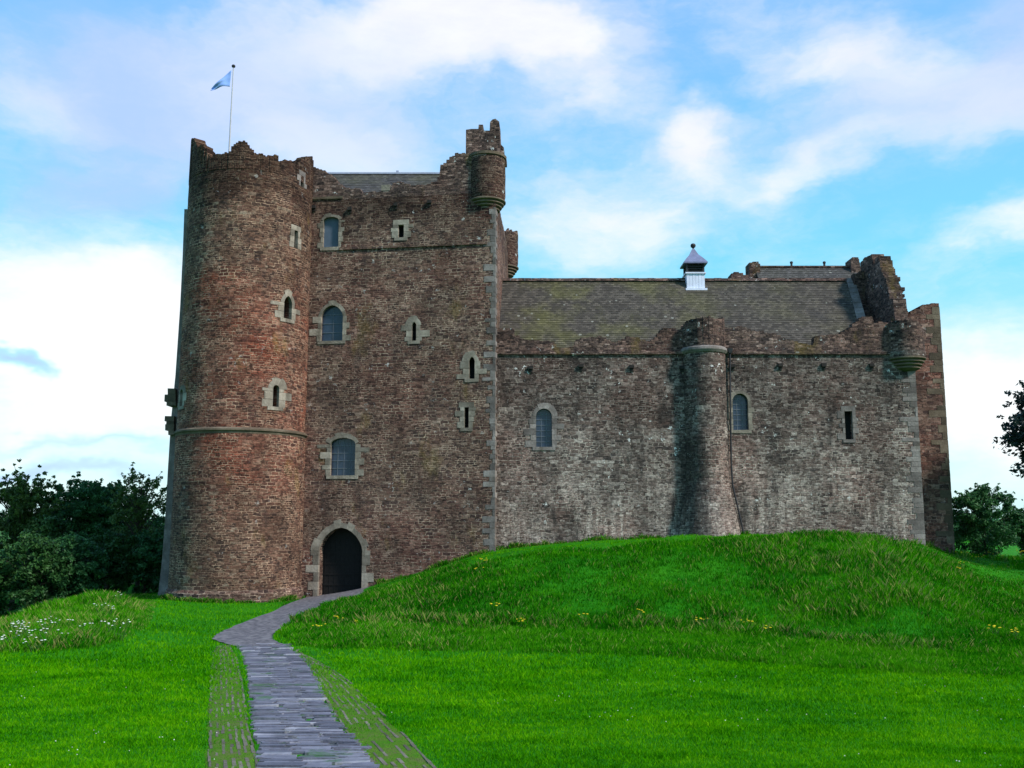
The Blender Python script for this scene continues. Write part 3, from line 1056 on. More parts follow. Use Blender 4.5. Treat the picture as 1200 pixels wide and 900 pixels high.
    worn([(446, 905), (407, 860), (372, 800), (353, 775), (339, 763)], [(512, 905), (470, 860), (410, 800), (372, 775), (349, 763)])
    track([(245, 905), (247, 860), (247, 800), (250, 765), (256, 757)], [(303, 905), (291, 860), (283, 800), (276, 770), (268, 757)], 7, 0.95)
    track([(446, 905), (407, 860), (372, 800), (353, 775), (339, 763)], [(512, 905), (470, 860), (410, 800), (372, 775), (349, 763)], 7, 0.98)
    tag(mb.build('cobble_tracks', dressed_mat('cobbles', (0.085, 0.074, 0.055), (0.14, 0.125, 0.10), (0.20, 0.18, 0.15))), kind='structure')


build_path()

# ------------------------------------------------------------------ castle
castle = empty('castle', (0.0, 61.0, 0.0))
tag(castle, 'red and grey rubble stone castle with round tower, tall gatehouse and long slate roofed hall', 'castle')

# key plan points
DR_C = (-17.0, 60.56)
DR_R = 3.9
G_FR = P(580, 450, 59.4)
G_FL = P(345, 450, 61.2)
GATE = Flat((G_FL.x, G_FL.y), (G_FR.x, G_FR.y))
GX0 = GATE.len
DRUM = Round(DR_C[0], DR_C[1], DR_R)
HALL_X0, HALL_X1 = P(582, 540, H_Y).x - 0.6, P(1078.5, 540, H_Y).x
HALL = Flat((HALL_X0, H_Y), (HALL_X1, H_Y))
G_BR = P(596, 300, 75.0)

old_mats = []


def zat(py, Y):
    return EYE + ray(600, py)[1] * Y


def wall_windows(fr, wallobj, specs, cutdepth=0.9):
    """cut the openings, then build pane / slit parts with their dressed-stone surrounds"""
    cut = MB()
    res = []
    for sp in specs:
        px0, px1, py0, py1 = sp['px']
        pc, yc = (px0 + px1) / 2, (py0 + py1) / 2
        s0, s1 = fr.hit(px0, yc)[0], fr.hit(px1, yc)[0]
        z1, z0 = fr.hit(pc, py0)[1], fr.hit(pc, py1)[1]
        pts, _ = outline(sp['kind'], s0, s1, z0, z1)
        prism(cut, fr, pts, 0.5, -sp.get('cut', cutdepth))
        res.append((sp, s0, s1, z0, z1))
    global old_mats
    old_mats = [mm for mm in wallobj.data.materials]
    boolean_cut(wallobj, cut)
    for (sp, s0, s1, z0, z1) in res:
        nm = sp['name']
        w = pane_mesh(fr, sp['kind'], s0, s1, z0, z1, sp.get('depth', 0.28)).build(nm, sp['mat'], castle)
        if sp.get('label'):
            w['label'] = sp['label']
        if sp.get('w', 0.3):
            surround(fr, sp['kind'], s0, s1, z0, z1, sp.get('w', 0.3), sp.get('wl', 0.6), sp.get('hs', 0.34), sill=sp.get('sill', True),
                     skip=sp.get('skip', ())).build('door_surround' if nm == 'door' else nm + '_surround', sp.get('smat', M_DRESS), w)
        if sp.get('bars'):
            nb, nh = sp['bars']
            mb = MB()
            d = sp.get('depth', 0.28)
            for i in range(1, nb + 1):
                s_ = s0 + (s1 - s0) * i / (nb + 1)
                stones_rect(mb, fr, s_ - 0.012, s_ + 0.012, z0, z1 - 0.1, -d - 0.01, -d + 0.03, 0.0)
            for i in range(1, nh + 1):
                z = z0 + (z1 - z0) * i / (nh + 1)
                stones_rect(mb, fr, s0, s1, z - 0.014, z + 0.014, -d - 0.01, -d + 0.035, 0.0)
            mb.build('window_bars', M_LEAD, w)


def ring_wall(cx, cy, r, thick, z0, hfun, n=160, jit=0.02):
    """ragged-topped round parapet"""
    mb = MB()
    ang = [2 * math.pi * k / n for k in range(n)]
    hs = [hfun((a + math.pi) % (2 * math.pi) - math.pi) for a in ang]
    for k in range(n):
        a0, a1 = ang[k], ang[k] + 2 * math.pi / n
        h = hs[k]
        ro = r + random.uniform(-jit, jit)
        ri_ = r - thick

        def p(rr, a, z):
            return (cx + rr * math.sin(a), cy - rr * math.cos(a), z)
        mb.hexa([p(ro, a0, z0), p(ro, a1, z0), p(ri_, a1, z0), p(ri_, a0, z0)],
                [p(ro - 0.02, a0, h), p(ro - 0.02, a1, h), p(ri_, a1, h - 0.05), p(ri_, a0, h - 0.05)])
    return mb


# ---- round tower
def build_round_tower():
    cx, cy = DR_C
    zt = zat(197, cy - DR_R)
    zr = zat(503.5, cy - DR_R)
    prof = [(DR_R + 0.05, -1.2)]
    z = -0.4
    while z < zt - 0.1:
        prof.append((DR_R + (0.05 if z < zr else 0.0) + random.uniform(-0.012, 0.012), z))
        z += 0.31
    prof.append((DR_R, zt))
    mb = MB()
    mb.lathe(cx, cy, prof, 128, 0.018)
    t = mb.build('round_tower', M_DRUM, castle, cyl=(cx, cy, DR_R))
    fr = DRUM
    specs = [
        dict(name='arrow_slit', px=(344.5, 349, 270, 291), kind='rect', mat=M_VOID, w=0.28, wl=0.4, sill=False, depth=0.6),
        dict(name='arrow_slit', px=(332.5, 342, 346.5, 374), kind='lancet', mat=M_VOID, w=0.34, wl=0.75, depth=0.6, hs=0.42,
             label='irregular pointed slit in a star of pale stone'),
        dict(name='arrow_slit', px=(319.5, 327, 451, 477), kind='round', mat=M_VOID, w=0.45, wl=0.85, depth=0.6, hs=0.42),
        dict(name='arrow_slit', px=(211, 214.5, 456, 476), kind='round', mat=M_VOID, w=0.3, wl=0.5, depth=0.6),
        dict(name='arrow_slit', px=(352, 356, 206, 219), kind='rect', mat=M_VOID, smat=M_QUOIN, w=0.16, wl=0.30, sill=False, depth=0.6),
    ]
    wall_windows(fr, t, specs, 0.9)
    uv_box(t.data, (cx, cy, DR_R))
    # string course
    mb = MB()
    mb.lathe(cx, cy, [(DR_R - 0.1, zr - 0.22), (DR_R + 0.06, zr - 0.20), (DR_R + 0.08, zr - 0.09), (DR_R + 0.17, zr - 0.02),
                      (DR_R + 0.17, zr + 0.07), (DR_R + 0.03, zr + 0.17), (DR_R - 0.1, zr + 0.17)], 96, 0.012)
    mb.build('string_course', M_MOULD, t, cyl=(cx, cy, DR_R))
    # plinth
    zp = zat(694, cy - DR_R)
    mb = MB()
    mb.lathe(cx, cy, [(DR_R + 0.22, -1.5), (DR_R + 0.20, zp - 0.12), (DR_R + 0.04, zp + 0.10), (DR_R - 0.2, zp + 0.10)], 96, 0.03)
    mb.build('plinth', M_GATE, t, cyl=(cx, cy, DR_R))
    # ragged crown, heights read round the front
    prof = [(219, 163), (226, 163), (228.5, 167), (231, 172), (236, 170), (239, 173), (242, 180), (246, 184), (252, 181), (262, 179), (268, 178),
            (270, 173), (273, 168), (279, 165), (286, 165), (288, 168), (291, 173), (296, 176), (298, 180), (305, 180), (310, 183), (313, 181),
            (324, 182), (325, 188), (335, 187), (348, 190), (354, 187), (360, 184), (366, 184)]
    aa, zz = [], []
    for px, py in prof:
        s_, z = fr.hit(px, py)
        aa.append(s_ / DR_R)
        zz.append(z)

    def h(a):
        if aa[0] <= a <= aa[-1]:
            return float(np.interp(a, aa, zz)) + random.uniform(-0.07, 0.07)
        if a > aa[-1]:
            return float(np.interp(a, [aa[-1], aa[-1] + 0.4, math.pi], [zz[-1], zz[-1] - 0.3, zz[10] - 1.2])) + random.uniform(-0.1, 0.1)
        return float(np.interp(a, [-math.pi, aa[0] - 0.5, aa[0]], [zz[10] - 1.2, zz[0] - 0.9, zz[0]])) + random.uniform(-0.1, 0.1)
    ring_wall(cx, cy, DR_R + 0.005, 0.75, zt - 0.02, h, 176, 0.03).build('parapet', M_DRUM, t, cyl=(cx, cy, DR_R))
    return t


def build_side_wall():
    """battered wall and garderobe corbels showing past the left of the round tower"""
    fr = Flat((-40, 63.2), (0, 63.2))
    pts = [fr.hit(*p) for p in [(184, 702), (186, 690), (190, 655), (194, 600), (197, 545), (200.5, 490), (205.5, 440), (211, 360), (214, 300), (216, 245)]]
    poly = [(pts[0][0] - 0.05, -2.0)] + pts + [(pts[-1][0] + 4.0, pts[-1][1]), (pts[-1][0] + 4.0, -2.0)]
    mb = MB()
    prism(mb, fr, poly, 0.0, -12.0)
    w = mb.build('side_wall', M_QUOIN, castle)
    mb = MB()
    for (x0, x1, y0, y1) in ((198.5, 208, 456, 463), (195, 208, 463, 471), (197, 208, 471, 476), (195, 206, 488, 494), (197, 206, 494, 498),
                             (195.5, 206, 498, 505), (199, 206, 505, 510)):
        a, b = fr.hit(x0, y1), fr.hit(x1, y0)
        stones_rect(mb, fr, a[0], b[0], a[1], b[1], -1.2, 0.35, 0.02)
    mb.build('garderobe_corbels', M_MOULD, w)


def quoins(fr, s_edge, z0, z1, mat, parent, w=(0.42, 0.78), hs=0.36, side=1, ret=0.5, proud=0.02):
    mb = MB()
    z = z0
    i = 0
    while z < z1:
        h = hs * random.uniform(0.7, 1.35)
        ww = w[i % 2] * random.uniform(0.55, 1.4)
        if random.random() < 0.22:
            ww = 0.12
        a, b = (s_edge - ww, s_edge + 0.02) if side > 0 else (s_edge - 0.02, s_edge + ww)
        stones_rect(mb, fr, a, b, z + 0.008, min(z + h, z1) - 0.008, -ret * (0.6 + 0.8 * (i % 2)), proud, 0.012)
        z += h
        i += 1
    return mb.build('quoins', mat, parent)


def spout(parent_fr, px, py, r=0.13):
    mb = MB()
    s_, z = parent_fr.hit(px, py)
    stones_rect(mb, parent_fr, s_ - r, s_ + r, z - 0.10, z + 0.10, -0.3, 0.17, 0.02)
    stones_rect(mb, parent_fr, s_ - r * 0.75, s_ + r * 0.75, z - 0.3, z - 0.102, -0.3, 0.06, 0.02)
    mb.build('water_spout', M_SPOUT, castle)


def ragged(fr, pix, thick, zb, step=0.26, amp=0.06, front=0.0):
    pts = [fr.hit(*p) for p in pix]
    top = roughen(pts, step, amp)
    poly = [(pts[0][0], zb)] + [(pts[-1][0], zb)] + top[::-1]
    mb = MB()
    prism(mb, fr, poly, front, front - thick)
    return mb


def bartizan(name, cx, cy, r, z_m, z_top, hfun, corbel, n=56, mat=None, jit=0.012, parent=None):
    """corbelled round corner turret: moulded corbel, drum, ragged rim"""
    mb = MB()
    prof = [(r * 0.95, z_m + 0.02)]
    z = z_m + 0.3
    while z < z_top - 0.15:
        prof.append((r + random.uniform(-0.012, 0.012), z))
        z += 0.3
    prof.append((r, z_top))
    mb.lathe(cx, cy, prof, n, jit)
    b = mb.build(name, mat or M_GATE, castle, cyl=(cx, cy, r))
    mb = MB()
    k = [(r * 0.42, z_m - corbel * 1.12)]
    for i in range(4):
        t = (i + 1) / 4
        z = z_m - corbel * (1 - t)
        rr = r * (0.60 + 0.43 * t)
        k += [(rr - 0.10, z - corbel / 4 + 0.02), (rr, z - corbel / 4 + 0.07), (rr, z - 0.04), (rr - 0.05, z)]
    mb.lathe(cx, cy, k, n, 0.008)
    mb.build('corbel', M_MOULD, b, cyl=(cx, cy, r))
    ring_wall(cx, cy, r + 0.004, min(0.45, r * 0.5), z_top - 0.01, hfun, n, 0.015).build('rim', M_TOP, b, cyl=(cx, cy, r))
    return b


# ---- gatehouse
def build_gatehouse():
    zt = zat(229, 60.0)
    mb = MB()
    base = [(G_FL.x, G_FL.y), (G_FR.x, G_FR.y), (G_BR.x, G_BR.y), (G_FL.x - 4, 76.0)]
    mb.loft([[(x, y, -2.0) for x, y in base], [(x, y, zt) for x, y in base]])
    w = mb.build('gatehouse', M_GATE, castle)
    specs = [
        dict(name='window', px=(378.5, 397, 254, 290), kind='seg', mat=M_BOARD, w=0.20, wl=0.36, depth=0.22, label='blue grey shuttered window high beside the round tower'),
        dict(name='window', px=(466.5, 473.5, 263, 278.5), kind='rect', mat=M_VOID, w=0.34, wl=0.62, depth=0.5, label='small square dark window in pale stone'),
        dict(name='window', px=(376, 402, 357.5, 399.5), kind='pointed', mat=M_GLASS, w=0.26, wl=0.62, depth=0.3, bars=(1, 3)),
        dict(name='window', px=(387, 416.5, 513, 557.5), kind='seg', mat=M_GLASS, w=0.30, wl=0.75, depth=0.3, bars=(3, 4), label='wide barred window with flat arch above the door'),
        dict(name='arrow_slit', px=(482.5, 488, 377, 399.5), kind='lancet', mat=M_VOID, w=0.34, wl=0.72, depth=0.6),
        dict(name='arrow_slit', px=(549.5, 556.5, 418, 444), kind='lancet', mat=M_VOID, w=0.36, wl=0.7, depth=0.6),
        dict(name='arrow_slit', px=(544, 549.5, 477, 501.5), kind='rect', mat=M_VOID, w=0.34, wl=0.48, depth=0.6),
        dict(name='door', px=(373, 424.5, 618, 701), kind='pointed', mat=M_OAK, w=0.42, wl=0.70, hs=0.45, depth=0.85, cut=1.3, sill=False),
    ]
    wall_windows(GATE, w, specs, 0.9)
    uv_box(w.data)
    # slim planks and rails on the door leaf
    door = [o for o in castle.children if o.name.startswith('door')][0]
    s0, s1 = GATE.hit(373, 660)[0], GATE.hit(424.5, 660)[0]
    mb = MB()
    for z in (0.7, 1.35, 2.0, 2.65):
        stones_rect(mb, GATE, s0, s1, z, z + 0.10, -0.86, -0.81, 0)
    for i in range(9):
        s_ = s0 + (s1 - s0) * (i + 0.5) / 9
        stones_rect(mb, GATE, s_ - 0.03, s_ + 0.03, 0.02, 3.6, -0.86, -0.83, 0)
    mb.build('door_rails', M_OAK, door)
    # string courses
    mb = MB()
    a, b = GATE.hit(398, 288), GATE.hit(571, 284.5)
    s_ = a[0]
    while s_ < b[0]:
        L = random.uniform(0.5, 1.1)
        stones_rect(mb, GATE, s_, min(s_ + L, b[0]) - 0.01, b[1] - 0.10, b[1] + 0.07, -0.2, 0.09, 0.012)
        s_ += L
    mb.build('string_course', M_GATE, w)
    mb = MB()
    a, b = GATE.hit(366, 233), GATE.hit(402, 231)
    stones_rect(mb, GATE, a[0], b[0], b[1] - 0.09, b[1] + 0.07, -0.2, 0.08)
    mb.build('string_course', M_MOULD, w)
    quoins(GATE, GX0, -0.2, GATE.hit(575, 243)[1], M_QUOIN, w, (0.24, 0.58), 0.33)
    # ragged front parapet
    pix = [(352, 190), (373, 197), (385, 203), (392, 208), (397, 215), (405, 220), (414, 221), (421, 220), (424, 226), (440, 225), (458, 222), (460, 214),
           (470, 213), (480, 217), (500, 216), (510, 213), (515, 206), (516, 193), (523, 189), (530, 183), (533, 180), (545, 179), (560, 179), (579, 180)]
    ragged(GATE, pix, 0.8, zt - 0.03, 0.24, 0.06, 0.0).build('parapet', M_TOP, w)
    # right flank parapet, front corner back to the rear turret
    side = Flat((G_FR.x, G_FR.y), (G_BR.x, G_BR.y))
    mb = MB()
    za, zb_ = zat(183, 60), zat(240, 60)
    top = roughen([(0.05, za), (0.9, za - 0.3), (1.2, za - 1.8), (5, za - 2.4), (11, za - 2.2), (side.len, za - 2.8)], 0.3, 0.08)
    prism(mb, side, [(0.05, zt - 0.02), (side.len, zt - 0.02)] + top[::-1], 0.0, -0.7)
    mb.build('flank_parapet', M_TOP, w)
    # pale patch stone lying in the parapet gap
    mb = MB()
    a = GATE.hit(452, 220)
    stones_rect(mb, GATE, a[0] - 0.28, a[0] + 0.28, a[1] - 0.18, a[1] + 0.18, -0.4, 0.03, 0.02)
    mb.build('pale_stone', M_DRESS, w)
    # roof
    yr = 67.5
    xa, xb = P(384, 205, yr).x, P(520, 203, yr).x
    zr, ze, ye = zat(204, yr), zt - 0.4, 62.2
    mb = MB()
    rows = 22
    for i in range(rows):
        t0, t1 = i / rows, (i + 1) / rows
        y0, y1 = ye + (yr - ye) * t0, ye + (yr - ye) * t1
        z0, z1 = ze + (zr - ze) * t0, ze + (zr - ze) * t1
        mb.hexa([(xa, y0, z0 - 0.2), (xb, y0, z0 - 0.2), (xb, y1 + 0.05, z1 - 0.2), (xa, y1 + 0.05, z1 - 0.2)],
                [(xa, y0, z0 + 0.03), (xb, y0, z0 + 0.03), (xb, y1 + 0.05, z1 + 0.005), (xa, y1 + 0.05, z1 + 0.005)])
    mb.hexa([(xa, yr, zr - 0.2), (xb, yr, zr - 0.2), (xb, yr + 5, ze), (xa, yr + 5, ze)], [(xa, yr, zr), (xb, yr, zr), (xb, yr + 5, ze + 0.2), (xa, yr + 5, ze + 0.2)])
    rf = mb.build('gatehouse_roof', M_SLATE2, castle)
    mb = MB()
    mb.box(xa, xb, yr - 0.12, yr + 0.12, zr - 0.02, zr + 0.10)
    mb.box(xa + 5.0, xa + 5.18, yr - 0.1, yr + 0.1, zr + 0.1, zr + 0.24)
    mb.build('ridge_capping', M_LEADROOF, rf)
    # corner bartizan with the small cap-house behind it
    c = P(570.5, 210, 60.1)
    zm, ztop = zat(230, 59.2), zat(182, 59.2)

    def hf(a):
        return ztop + (0.12 if a < 0 else 0.0) + random.uniform(0.0, 0.12) - (0.5 if 0.9 < a < 1.3 else 0)
    bz = bartizan('bartizan', c.x, 60.3, 1.2, zm, ztop, hf, 0.72, mat=M_GATE)
    bz['label'] = 'round corner turret on moulded corbels at the top of the gatehouse'
    mb = MB()
    mb.lathe(c.x, 60.3, [(1.1, zat(178.5, 59.2) - 0.15), (1.27, zat(178.5, 59.2) - 0.1), (1.27, zat(178.5, 59.2) + 0.08), (1.1, zat(178.5, 59.2) + 0.12)], 48, 0.02)
    mb.build('rim_moulding', M_MOULD, bz)
    cap = P(566.5, 165, 61.2)
    zc = zat(180, 60)
    aa = [P(x, 160, 60.2).x for x in (546, 559.5, 561, 566, 566.5, 573.5, 574.5, 579, 585.5)]
    frc = Flat((aa[0], 60.5), (aa[-1], 60.4))
    pix = [(546, 152), (552, 151), (560.5, 151), (561, 146), (566, 146), (566.3, 153), (573.8, 153), (574.2, 143), (577, 140), (580.5, 139), (585, 142.5), (586, 165)]
    pts = [frc.hit(*p) for p in pix]
    mb = MB()
    prism(mb, frc, [(pts[0][0], zc - 0.3), (pts[-1][0], zc - 0.3)] + pts[::-1], 0.0, -1.5)
    fs = [frc.hit(*p) for p in [(586.2, 166), (590, 170), (590.2, 177), (593, 182)]]
    prism(mb, frc, [(fs[0][0], zc - 0.3), (fs[-1][0], zc - 0.3)] + [(fs[-1][0], fs[-1][1]), (fs[2][0], fs[2][1]), (fs[1][0], fs[1][1]), (fs[0][0], fs[0][1])], -0.4, -1.3)
    cp = mb.build('cap_house', M_TOP, castle)
    # rear turret peeping past the flank
    c = P(597, 292, 75.2)
    zm2, zt2 = zat(309, 74), zat(271, 74)
    bartizan('bartizan', c.x - 0.55, 75.2, 1.25, zm2, zt2, lambda a: zt2 + random.uniform(0, 0.3), 0.8, mat=M_GATE)['label'] = \
        'second round corner turret half hidden behind the gatehouse flank'
    for (px, py) in ((368, 243), (410.5, 245), (464, 240), (503.5, 237)):
        spout(GATE, px, py)
    return w


# ---- hall range
def build_hall():
    zs = zat(414, H_Y)
    mb = MB()
    mb.loft([[(HALL_X0, H_Y, -1), (HALL_X1, H_Y, -1), (HALL_X1, 74, -1), (HALL_X0, 74, -1)],
             [(HALL_X0, H_Y, zs), (HALL_X1, H_Y, zs), (HALL_X1, 74, zs), (HALL_X0, 74, zs)]])
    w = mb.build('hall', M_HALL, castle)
    specs = [
        dict(name='window', px=(628, 647, 478.5, 524), kind='round', mat=M_GLASS, w=0.30, wl=0.62, depth=0.3, bars=(2, 6), smat=M_QUOIN, label='narrow round headed window left of the wall turret'),
        dict(name='window', px=(858.5, 877, 461, 504), kind='round', mat=M_GLASS, w=0.22, wl=0.34, depth=0.3, bars=(2, 6), smat=M_DRESS, label='narrow round headed window right of the wall turret'),
        dict(name='window', px=(990, 999.5, 481.5, 515), kind='rect', mat=M_VOID, w=0.2, wl=0.4, depth=0.45, smat=M_QUOIN, label='tall narrow rectangular slot window'),
    ]
    wall_windows(HALL, w, specs, 0.9)
    uv_box(w.data)
    s1 = HALL.len
    quoins(HALL, s1, 2.0, zat(432, H_Y), M_QUOIN, w, (0.5, 0.85), 0.28)
    # string course
    mb = MB()
    s_ = 0.0
    while s_ < s1:
        L = random.uniform(0.6, 1.3)
        stones_rect(mb, HALL, s_, min(s_ + L, s1) - 0.01, zs - 0.08, zs + 0.10, -0.2, 0.13, 0.010)
        s_ += L
    mb.build('string_course', M_TOP, w)
    zb = zs + 0.08
    pixL = [(581, 383), (600, 384), (603, 392), (609, 397), (620, 397), (632, 399), (650, 401), (652, 407), (672, 407), (675, 397), (690, 394), (705, 394),
            (716, 400), (724, 399), (738, 394), (750, 397), (763, 401), (767, 397), (773, 388), (780, 382), (787, 384), (797, 386), (810, 386)]
    ragged(HALL, pixL, 0.6, zb, 0.3, 0.07, -0.01).build('parapet', M_TOP, w)
    pixR = [(846, 383), (870, 383), (885, 388), (900, 389), (910, 391), (925, 398), (940, 402), (953, 404), (955, 393), (980, 392), (990, 387), (1003, 378),
            (1010, 371), (1022, 369), (1024, 378), (1045, 378)]
    ragged(HALL, pixR, 0.6, zb, 0.3, 0.07, -0.01).build('parapet', M_TOP, w)
    # half-round wall turret
    cx, cy, r = X_T, H_Y + 0.25, 1.36
    zt, zstr = zat(381, 59.3), zat(408, 59.3)
    zf = zat(566, 59.3)
    prof = [(2.15, 1.5), (2.12, 3.2)]
    for t in (0.15, 0.3, 0.45, 0.6, 0.75, 0.88, 1.0):
        prof.append((2.08 + (r + 0.02 - 2.08) * t, 3.3 + (zf - 3.3) * t))
    z = zf + 0.3
    while z < zt:
        prof.append((r + random.uniform(-0.012, 0.012), z))
        z += 0.3
    prof.append((r, zt))
    mb = MB()
    mb.lathe(cx, cy, prof, 56, 0.015)
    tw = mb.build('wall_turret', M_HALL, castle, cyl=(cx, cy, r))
    mb = MB()
    mb.lathe(cx, cy, [(r - 0.1, zstr - 0.2), (r + 0.06, zstr - 0.16), (r + 0.16, zstr), (r + 0.14, zstr + 0.14), (r, zstr + 0.26), (r - 0.1, zstr + 0.26)], 48, 0.015)
    mb.build('string_course', M_QUOIN, tw, cyl=(cx, cy, r))
    fr = Round(cx, cy, r)
    tp = [fr.hit(*p) for p in [(801, 380), (806, 374), (813, 373), (820, 371), (832, 371), (838, 373), (848, 373), (852, 380)]]
    ta, tz = [p[0] / r for p in tp], [p[1] for p in tp]
    ring_wall(cx, cy, r + 0.03, 0.5, zstr + 0.24, lambda a: float(np.interp(a, ta, tz)) + random.uniform(-0.09, 0.06), 72, 0.02).build('parapet', M_TOP, tw, cyl=(cx, cy, r))
    # thin iron drainpipe down the right of the turret
    pts = []
    for (px, py, Y) in ((855.5, 412, 60.46), (855.8, 470, 60.46), (857, 545, 60.46), (858.5, 568, 60.42), (865, 596, 60.3), (872, 627, 60.25)):
        pts.append(P(px, py, Y))
    mb = MB()
    mb.tube(pts, [0.055] * len(pts), 8)
    p0 = pts[0]
    mb.hexa([(p0.x - 0.1, p0.y - 0.1, p0.z - 0.1), (p0.x + 0.1, p0.y - 0.1, p0.z - 0.1), (p0.x + 0.1, p0.y + 0.1, p0.z - 0.1), (p0.x - 0.1, p0.y + 0.1, p0.z - 0.1)],
            [(p0.x - 0.16, p0.y - 0.14, p0.z + 0.2), (p0.x + 0.16, p0.y - 0.14, p0.z + 0.2), (p0.x + 0.16, p0.y + 0.12, p0.z + 0.2), (p0.x - 0.16, p0.y + 0.12, p0.z + 0.2)])
    mb.build('drainpipe', M_IRON, castle)
    # corner bartizan
    bx = P(1060.5, 405, 60.9).x
    zm, zt = zat(416, 59.7), zat(384, 59.7)
    fr = Round(bx, 61.0, 1.22)
    tp = [fr.hit(*p) for p in [(1038, 379), (1044, 376), (1052, 376), (1062, 374), (1070, 375), (1077, 377), (1082, 385)]]
    ta, tz = [p[0] / 1.22 for p in tp], [p[1] for p in tp]
    bz = bartizan('bartizan', bx, 61.0, 1.22, zm, zt, lambda a: max(zt + 0.02, float(np.interp(a, ta, tz)) + random.uniform(-0.08, 0.06)), 0.78, mat=M_TOP)
    bz['label'] = 'round corner turret on corbels at the right end of the hall'
    mb = MB()
    mb.lathe(bx, 61.0, [(1.1, zm - 0.02), (1.25, zm), (1.25, zm + 0.34), (1.2, zm + 0.38)], 48, 0.02)
    mb.build('rim_moulding', M_HALL, bz, cyl=(bx, 61, 1.2))
    for (px, py) in ((622, 431), (681, 429), (740, 430), (799, 431), (858.5, 429), (914, 428), (965, 428), (1021, 428)):
        spout(HALL, px, py, 0.15)

    # roof
    yr, ye = 67.2, 62.0
    zr, ze = zat(328.5, yr), zat(409, ye)
    xa = P(586, 328, yr).x - 0.3
    xb0, xb1 = P(1013, 380, ye).x, P(992, 323, yr).x
    mb = MB()
    rows = 38
    for i in range(rows):
        t0, t1 = i / rows, (i + 1) / rows
        y0, y1 = ye + (yr - ye) * t0, ye + (yr - ye) * t1
        z0, z1 = ze + (zr - ze) * t0, ze + (zr - ze) * t1
        xr0, xr1 = xb0 + (xb1 - xb0) * t0, xb0 + (xb1 - xb0) * t1
        nseg = 26
        for k in range(nseg):
            a0, a1 = k / nseg, (k + 1) / nseg
            j = random.uniform(-0.006, 0.006)
            A0, A1 = xa + (xr0 - xa) * a0, xa + (xr0 - xa) * a1
            B0, B1 = xa + (xr1 - xa) * a0, xa + (xr1 - xa) * a1
            mb.hexa([(A0, y0, z0 - 0.15), (A1, y0, z0 - 0.15), (B1, y1 + 0.05, z1 - 0.15), (B0, y1 + 0.05, z1 - 0.15)],
                    [(A0, y0, z0 + 0.016 + j), (A1, y0, z0 + 0.016 + j), (B1, y1 + 0.05, z1 + 0.004 + j), (B0, y1 + 0.05, z1 + 0.004 + j)])
    mb.hexa([(xa, yr, zr - 0.2), (xb1, yr, zr - 0.2), (xb1, yr + 5, ze), (xa, yr + 5, ze)], [(xa, yr, zr), (xb1, yr, zr), (xb1, yr + 5, ze + 0.2), (xa, yr + 5, ze + 0.2)])
    rf = mb.build('hall_roof', M_SLATE, castle)
    # slope-projected UV so the slates keep their size up the slope
    uvl = rf.data.uv_layers['UVMap']
    k = math.hypot(yr - ye, zr - ze) / (zr - ze)
    for p in rf.data.polygons:
        for li in p.loop_indices:
            v = rf.data.vertices[rf.data.loops[li].vertex_index].co
            uvl.data[li].uv = (v.x, v.z * k)
    mb = MB()
    x = xa
    while x < xb1:
        L = random.uniform(0.45, 0.6)
        dz = random.uniform(-0.012, 0.012)
        mb.hexa([(x, yr - 0.2, zr - 0.08 + dz), (min(x + L, xb1) - 0.01, yr - 0.2, zr - 0.08 + dz), (min(x + L, xb1) - 0.01, yr + 0.2, zr - 0.08 + dz), (x, yr + 0.2, zr - 0.08 + dz)],
                [(x, yr - 0.06, zr + 0.15 + dz), (min(x + L, xb1) - 0.01, yr - 0.06, zr + 0.15 + dz), (min(x + L, xb1) - 0.01, yr + 0.06, zr + 0.15 + dz), (x, yr + 0.06, zr + 0.15 + dz)])
        x += L
    mb.build('ridge_capping', M_TOP, rf)
    # right verge: row of coping stones
    mb = MB()
    n = 13
    for i in range(n):
        t0, t1 = i / n + 0.004, (i + 1) / n - 0.004
        def pt(t, dx, dz):
            return (xb0 + (xb1 - xb0) * t + dx, ye + (yr - ye) * t, ze + (zr - ze) * t + dz)
        mb.hexa([pt(t0, -0.05, -0.3), pt(t0, 0.55, -0.3), pt(t1, 0.55, -0.3), pt(t1, -0.05, -0.3)],
                [pt(t0, -0.05, 0.16), pt(t0, 0.55, 0.2), pt(t1, 0.55, 0.2), pt(t1, -0.05, 0.16)])
    mb.build('verge_coping', M_QUOIN, rf)
    # lower strip of roof at the left against the gatehouse: old wall stub
    mb = MB()
    x0 = P(585, 360, 62).x
    prism(mb, Flat((x0, 61.2), (x0 + 2, 61.2)), [(0, zs), (1.0, zs), (1.0, zat(384, 61)), (0, zat(384, 61))], 0.0, -0.6)
    mb.build('wall_stub', M_TOP, castle)

    # west gable wall, stepped and broken
    gx0 = P(1044, 375, 62.3).x
    gx1 = gx0 + 0.85
    side = Flat((gx0, 61.5), (gx0, 70.0))      # faces left-hand side
    zg = zat(303, 66.5)
    za = zat(378, 61.6)
    top = roughen([(0.0, za), (0.25, za + 1.3), (0.8, za + 2.0), (1.2, za + 3.2), (1.9, za + 4.0), (2.5, za + 5.1), (3.3, zg - 0.9), (3.5, zg), (5.6, zg + 0.05),
                   (5.8, zg - 0.9), (8.4, za + 2)], 0.42, 0.2)
    poly = [(0.0, zs - 0.5), (8.4, zs - 0.5)] + top[::-1]
    mb = MB()
    n = len(poly)
    vs_ = [Vector((gx0, 61.5 + s_, z)) for s_, z in poly] + [Vector((gx1 + 0.02 * math.sin(i), 61.5 + s_, z)) for i, (s_, z) in enumerate(poly)]
    mb.add(vs_, [tuple(range(n)), tuple(range(2 * n - 1, n - 1, -1))] + [(i, (i + 1) % n, n + (i + 1) % n, n + i) for i in range(n)])
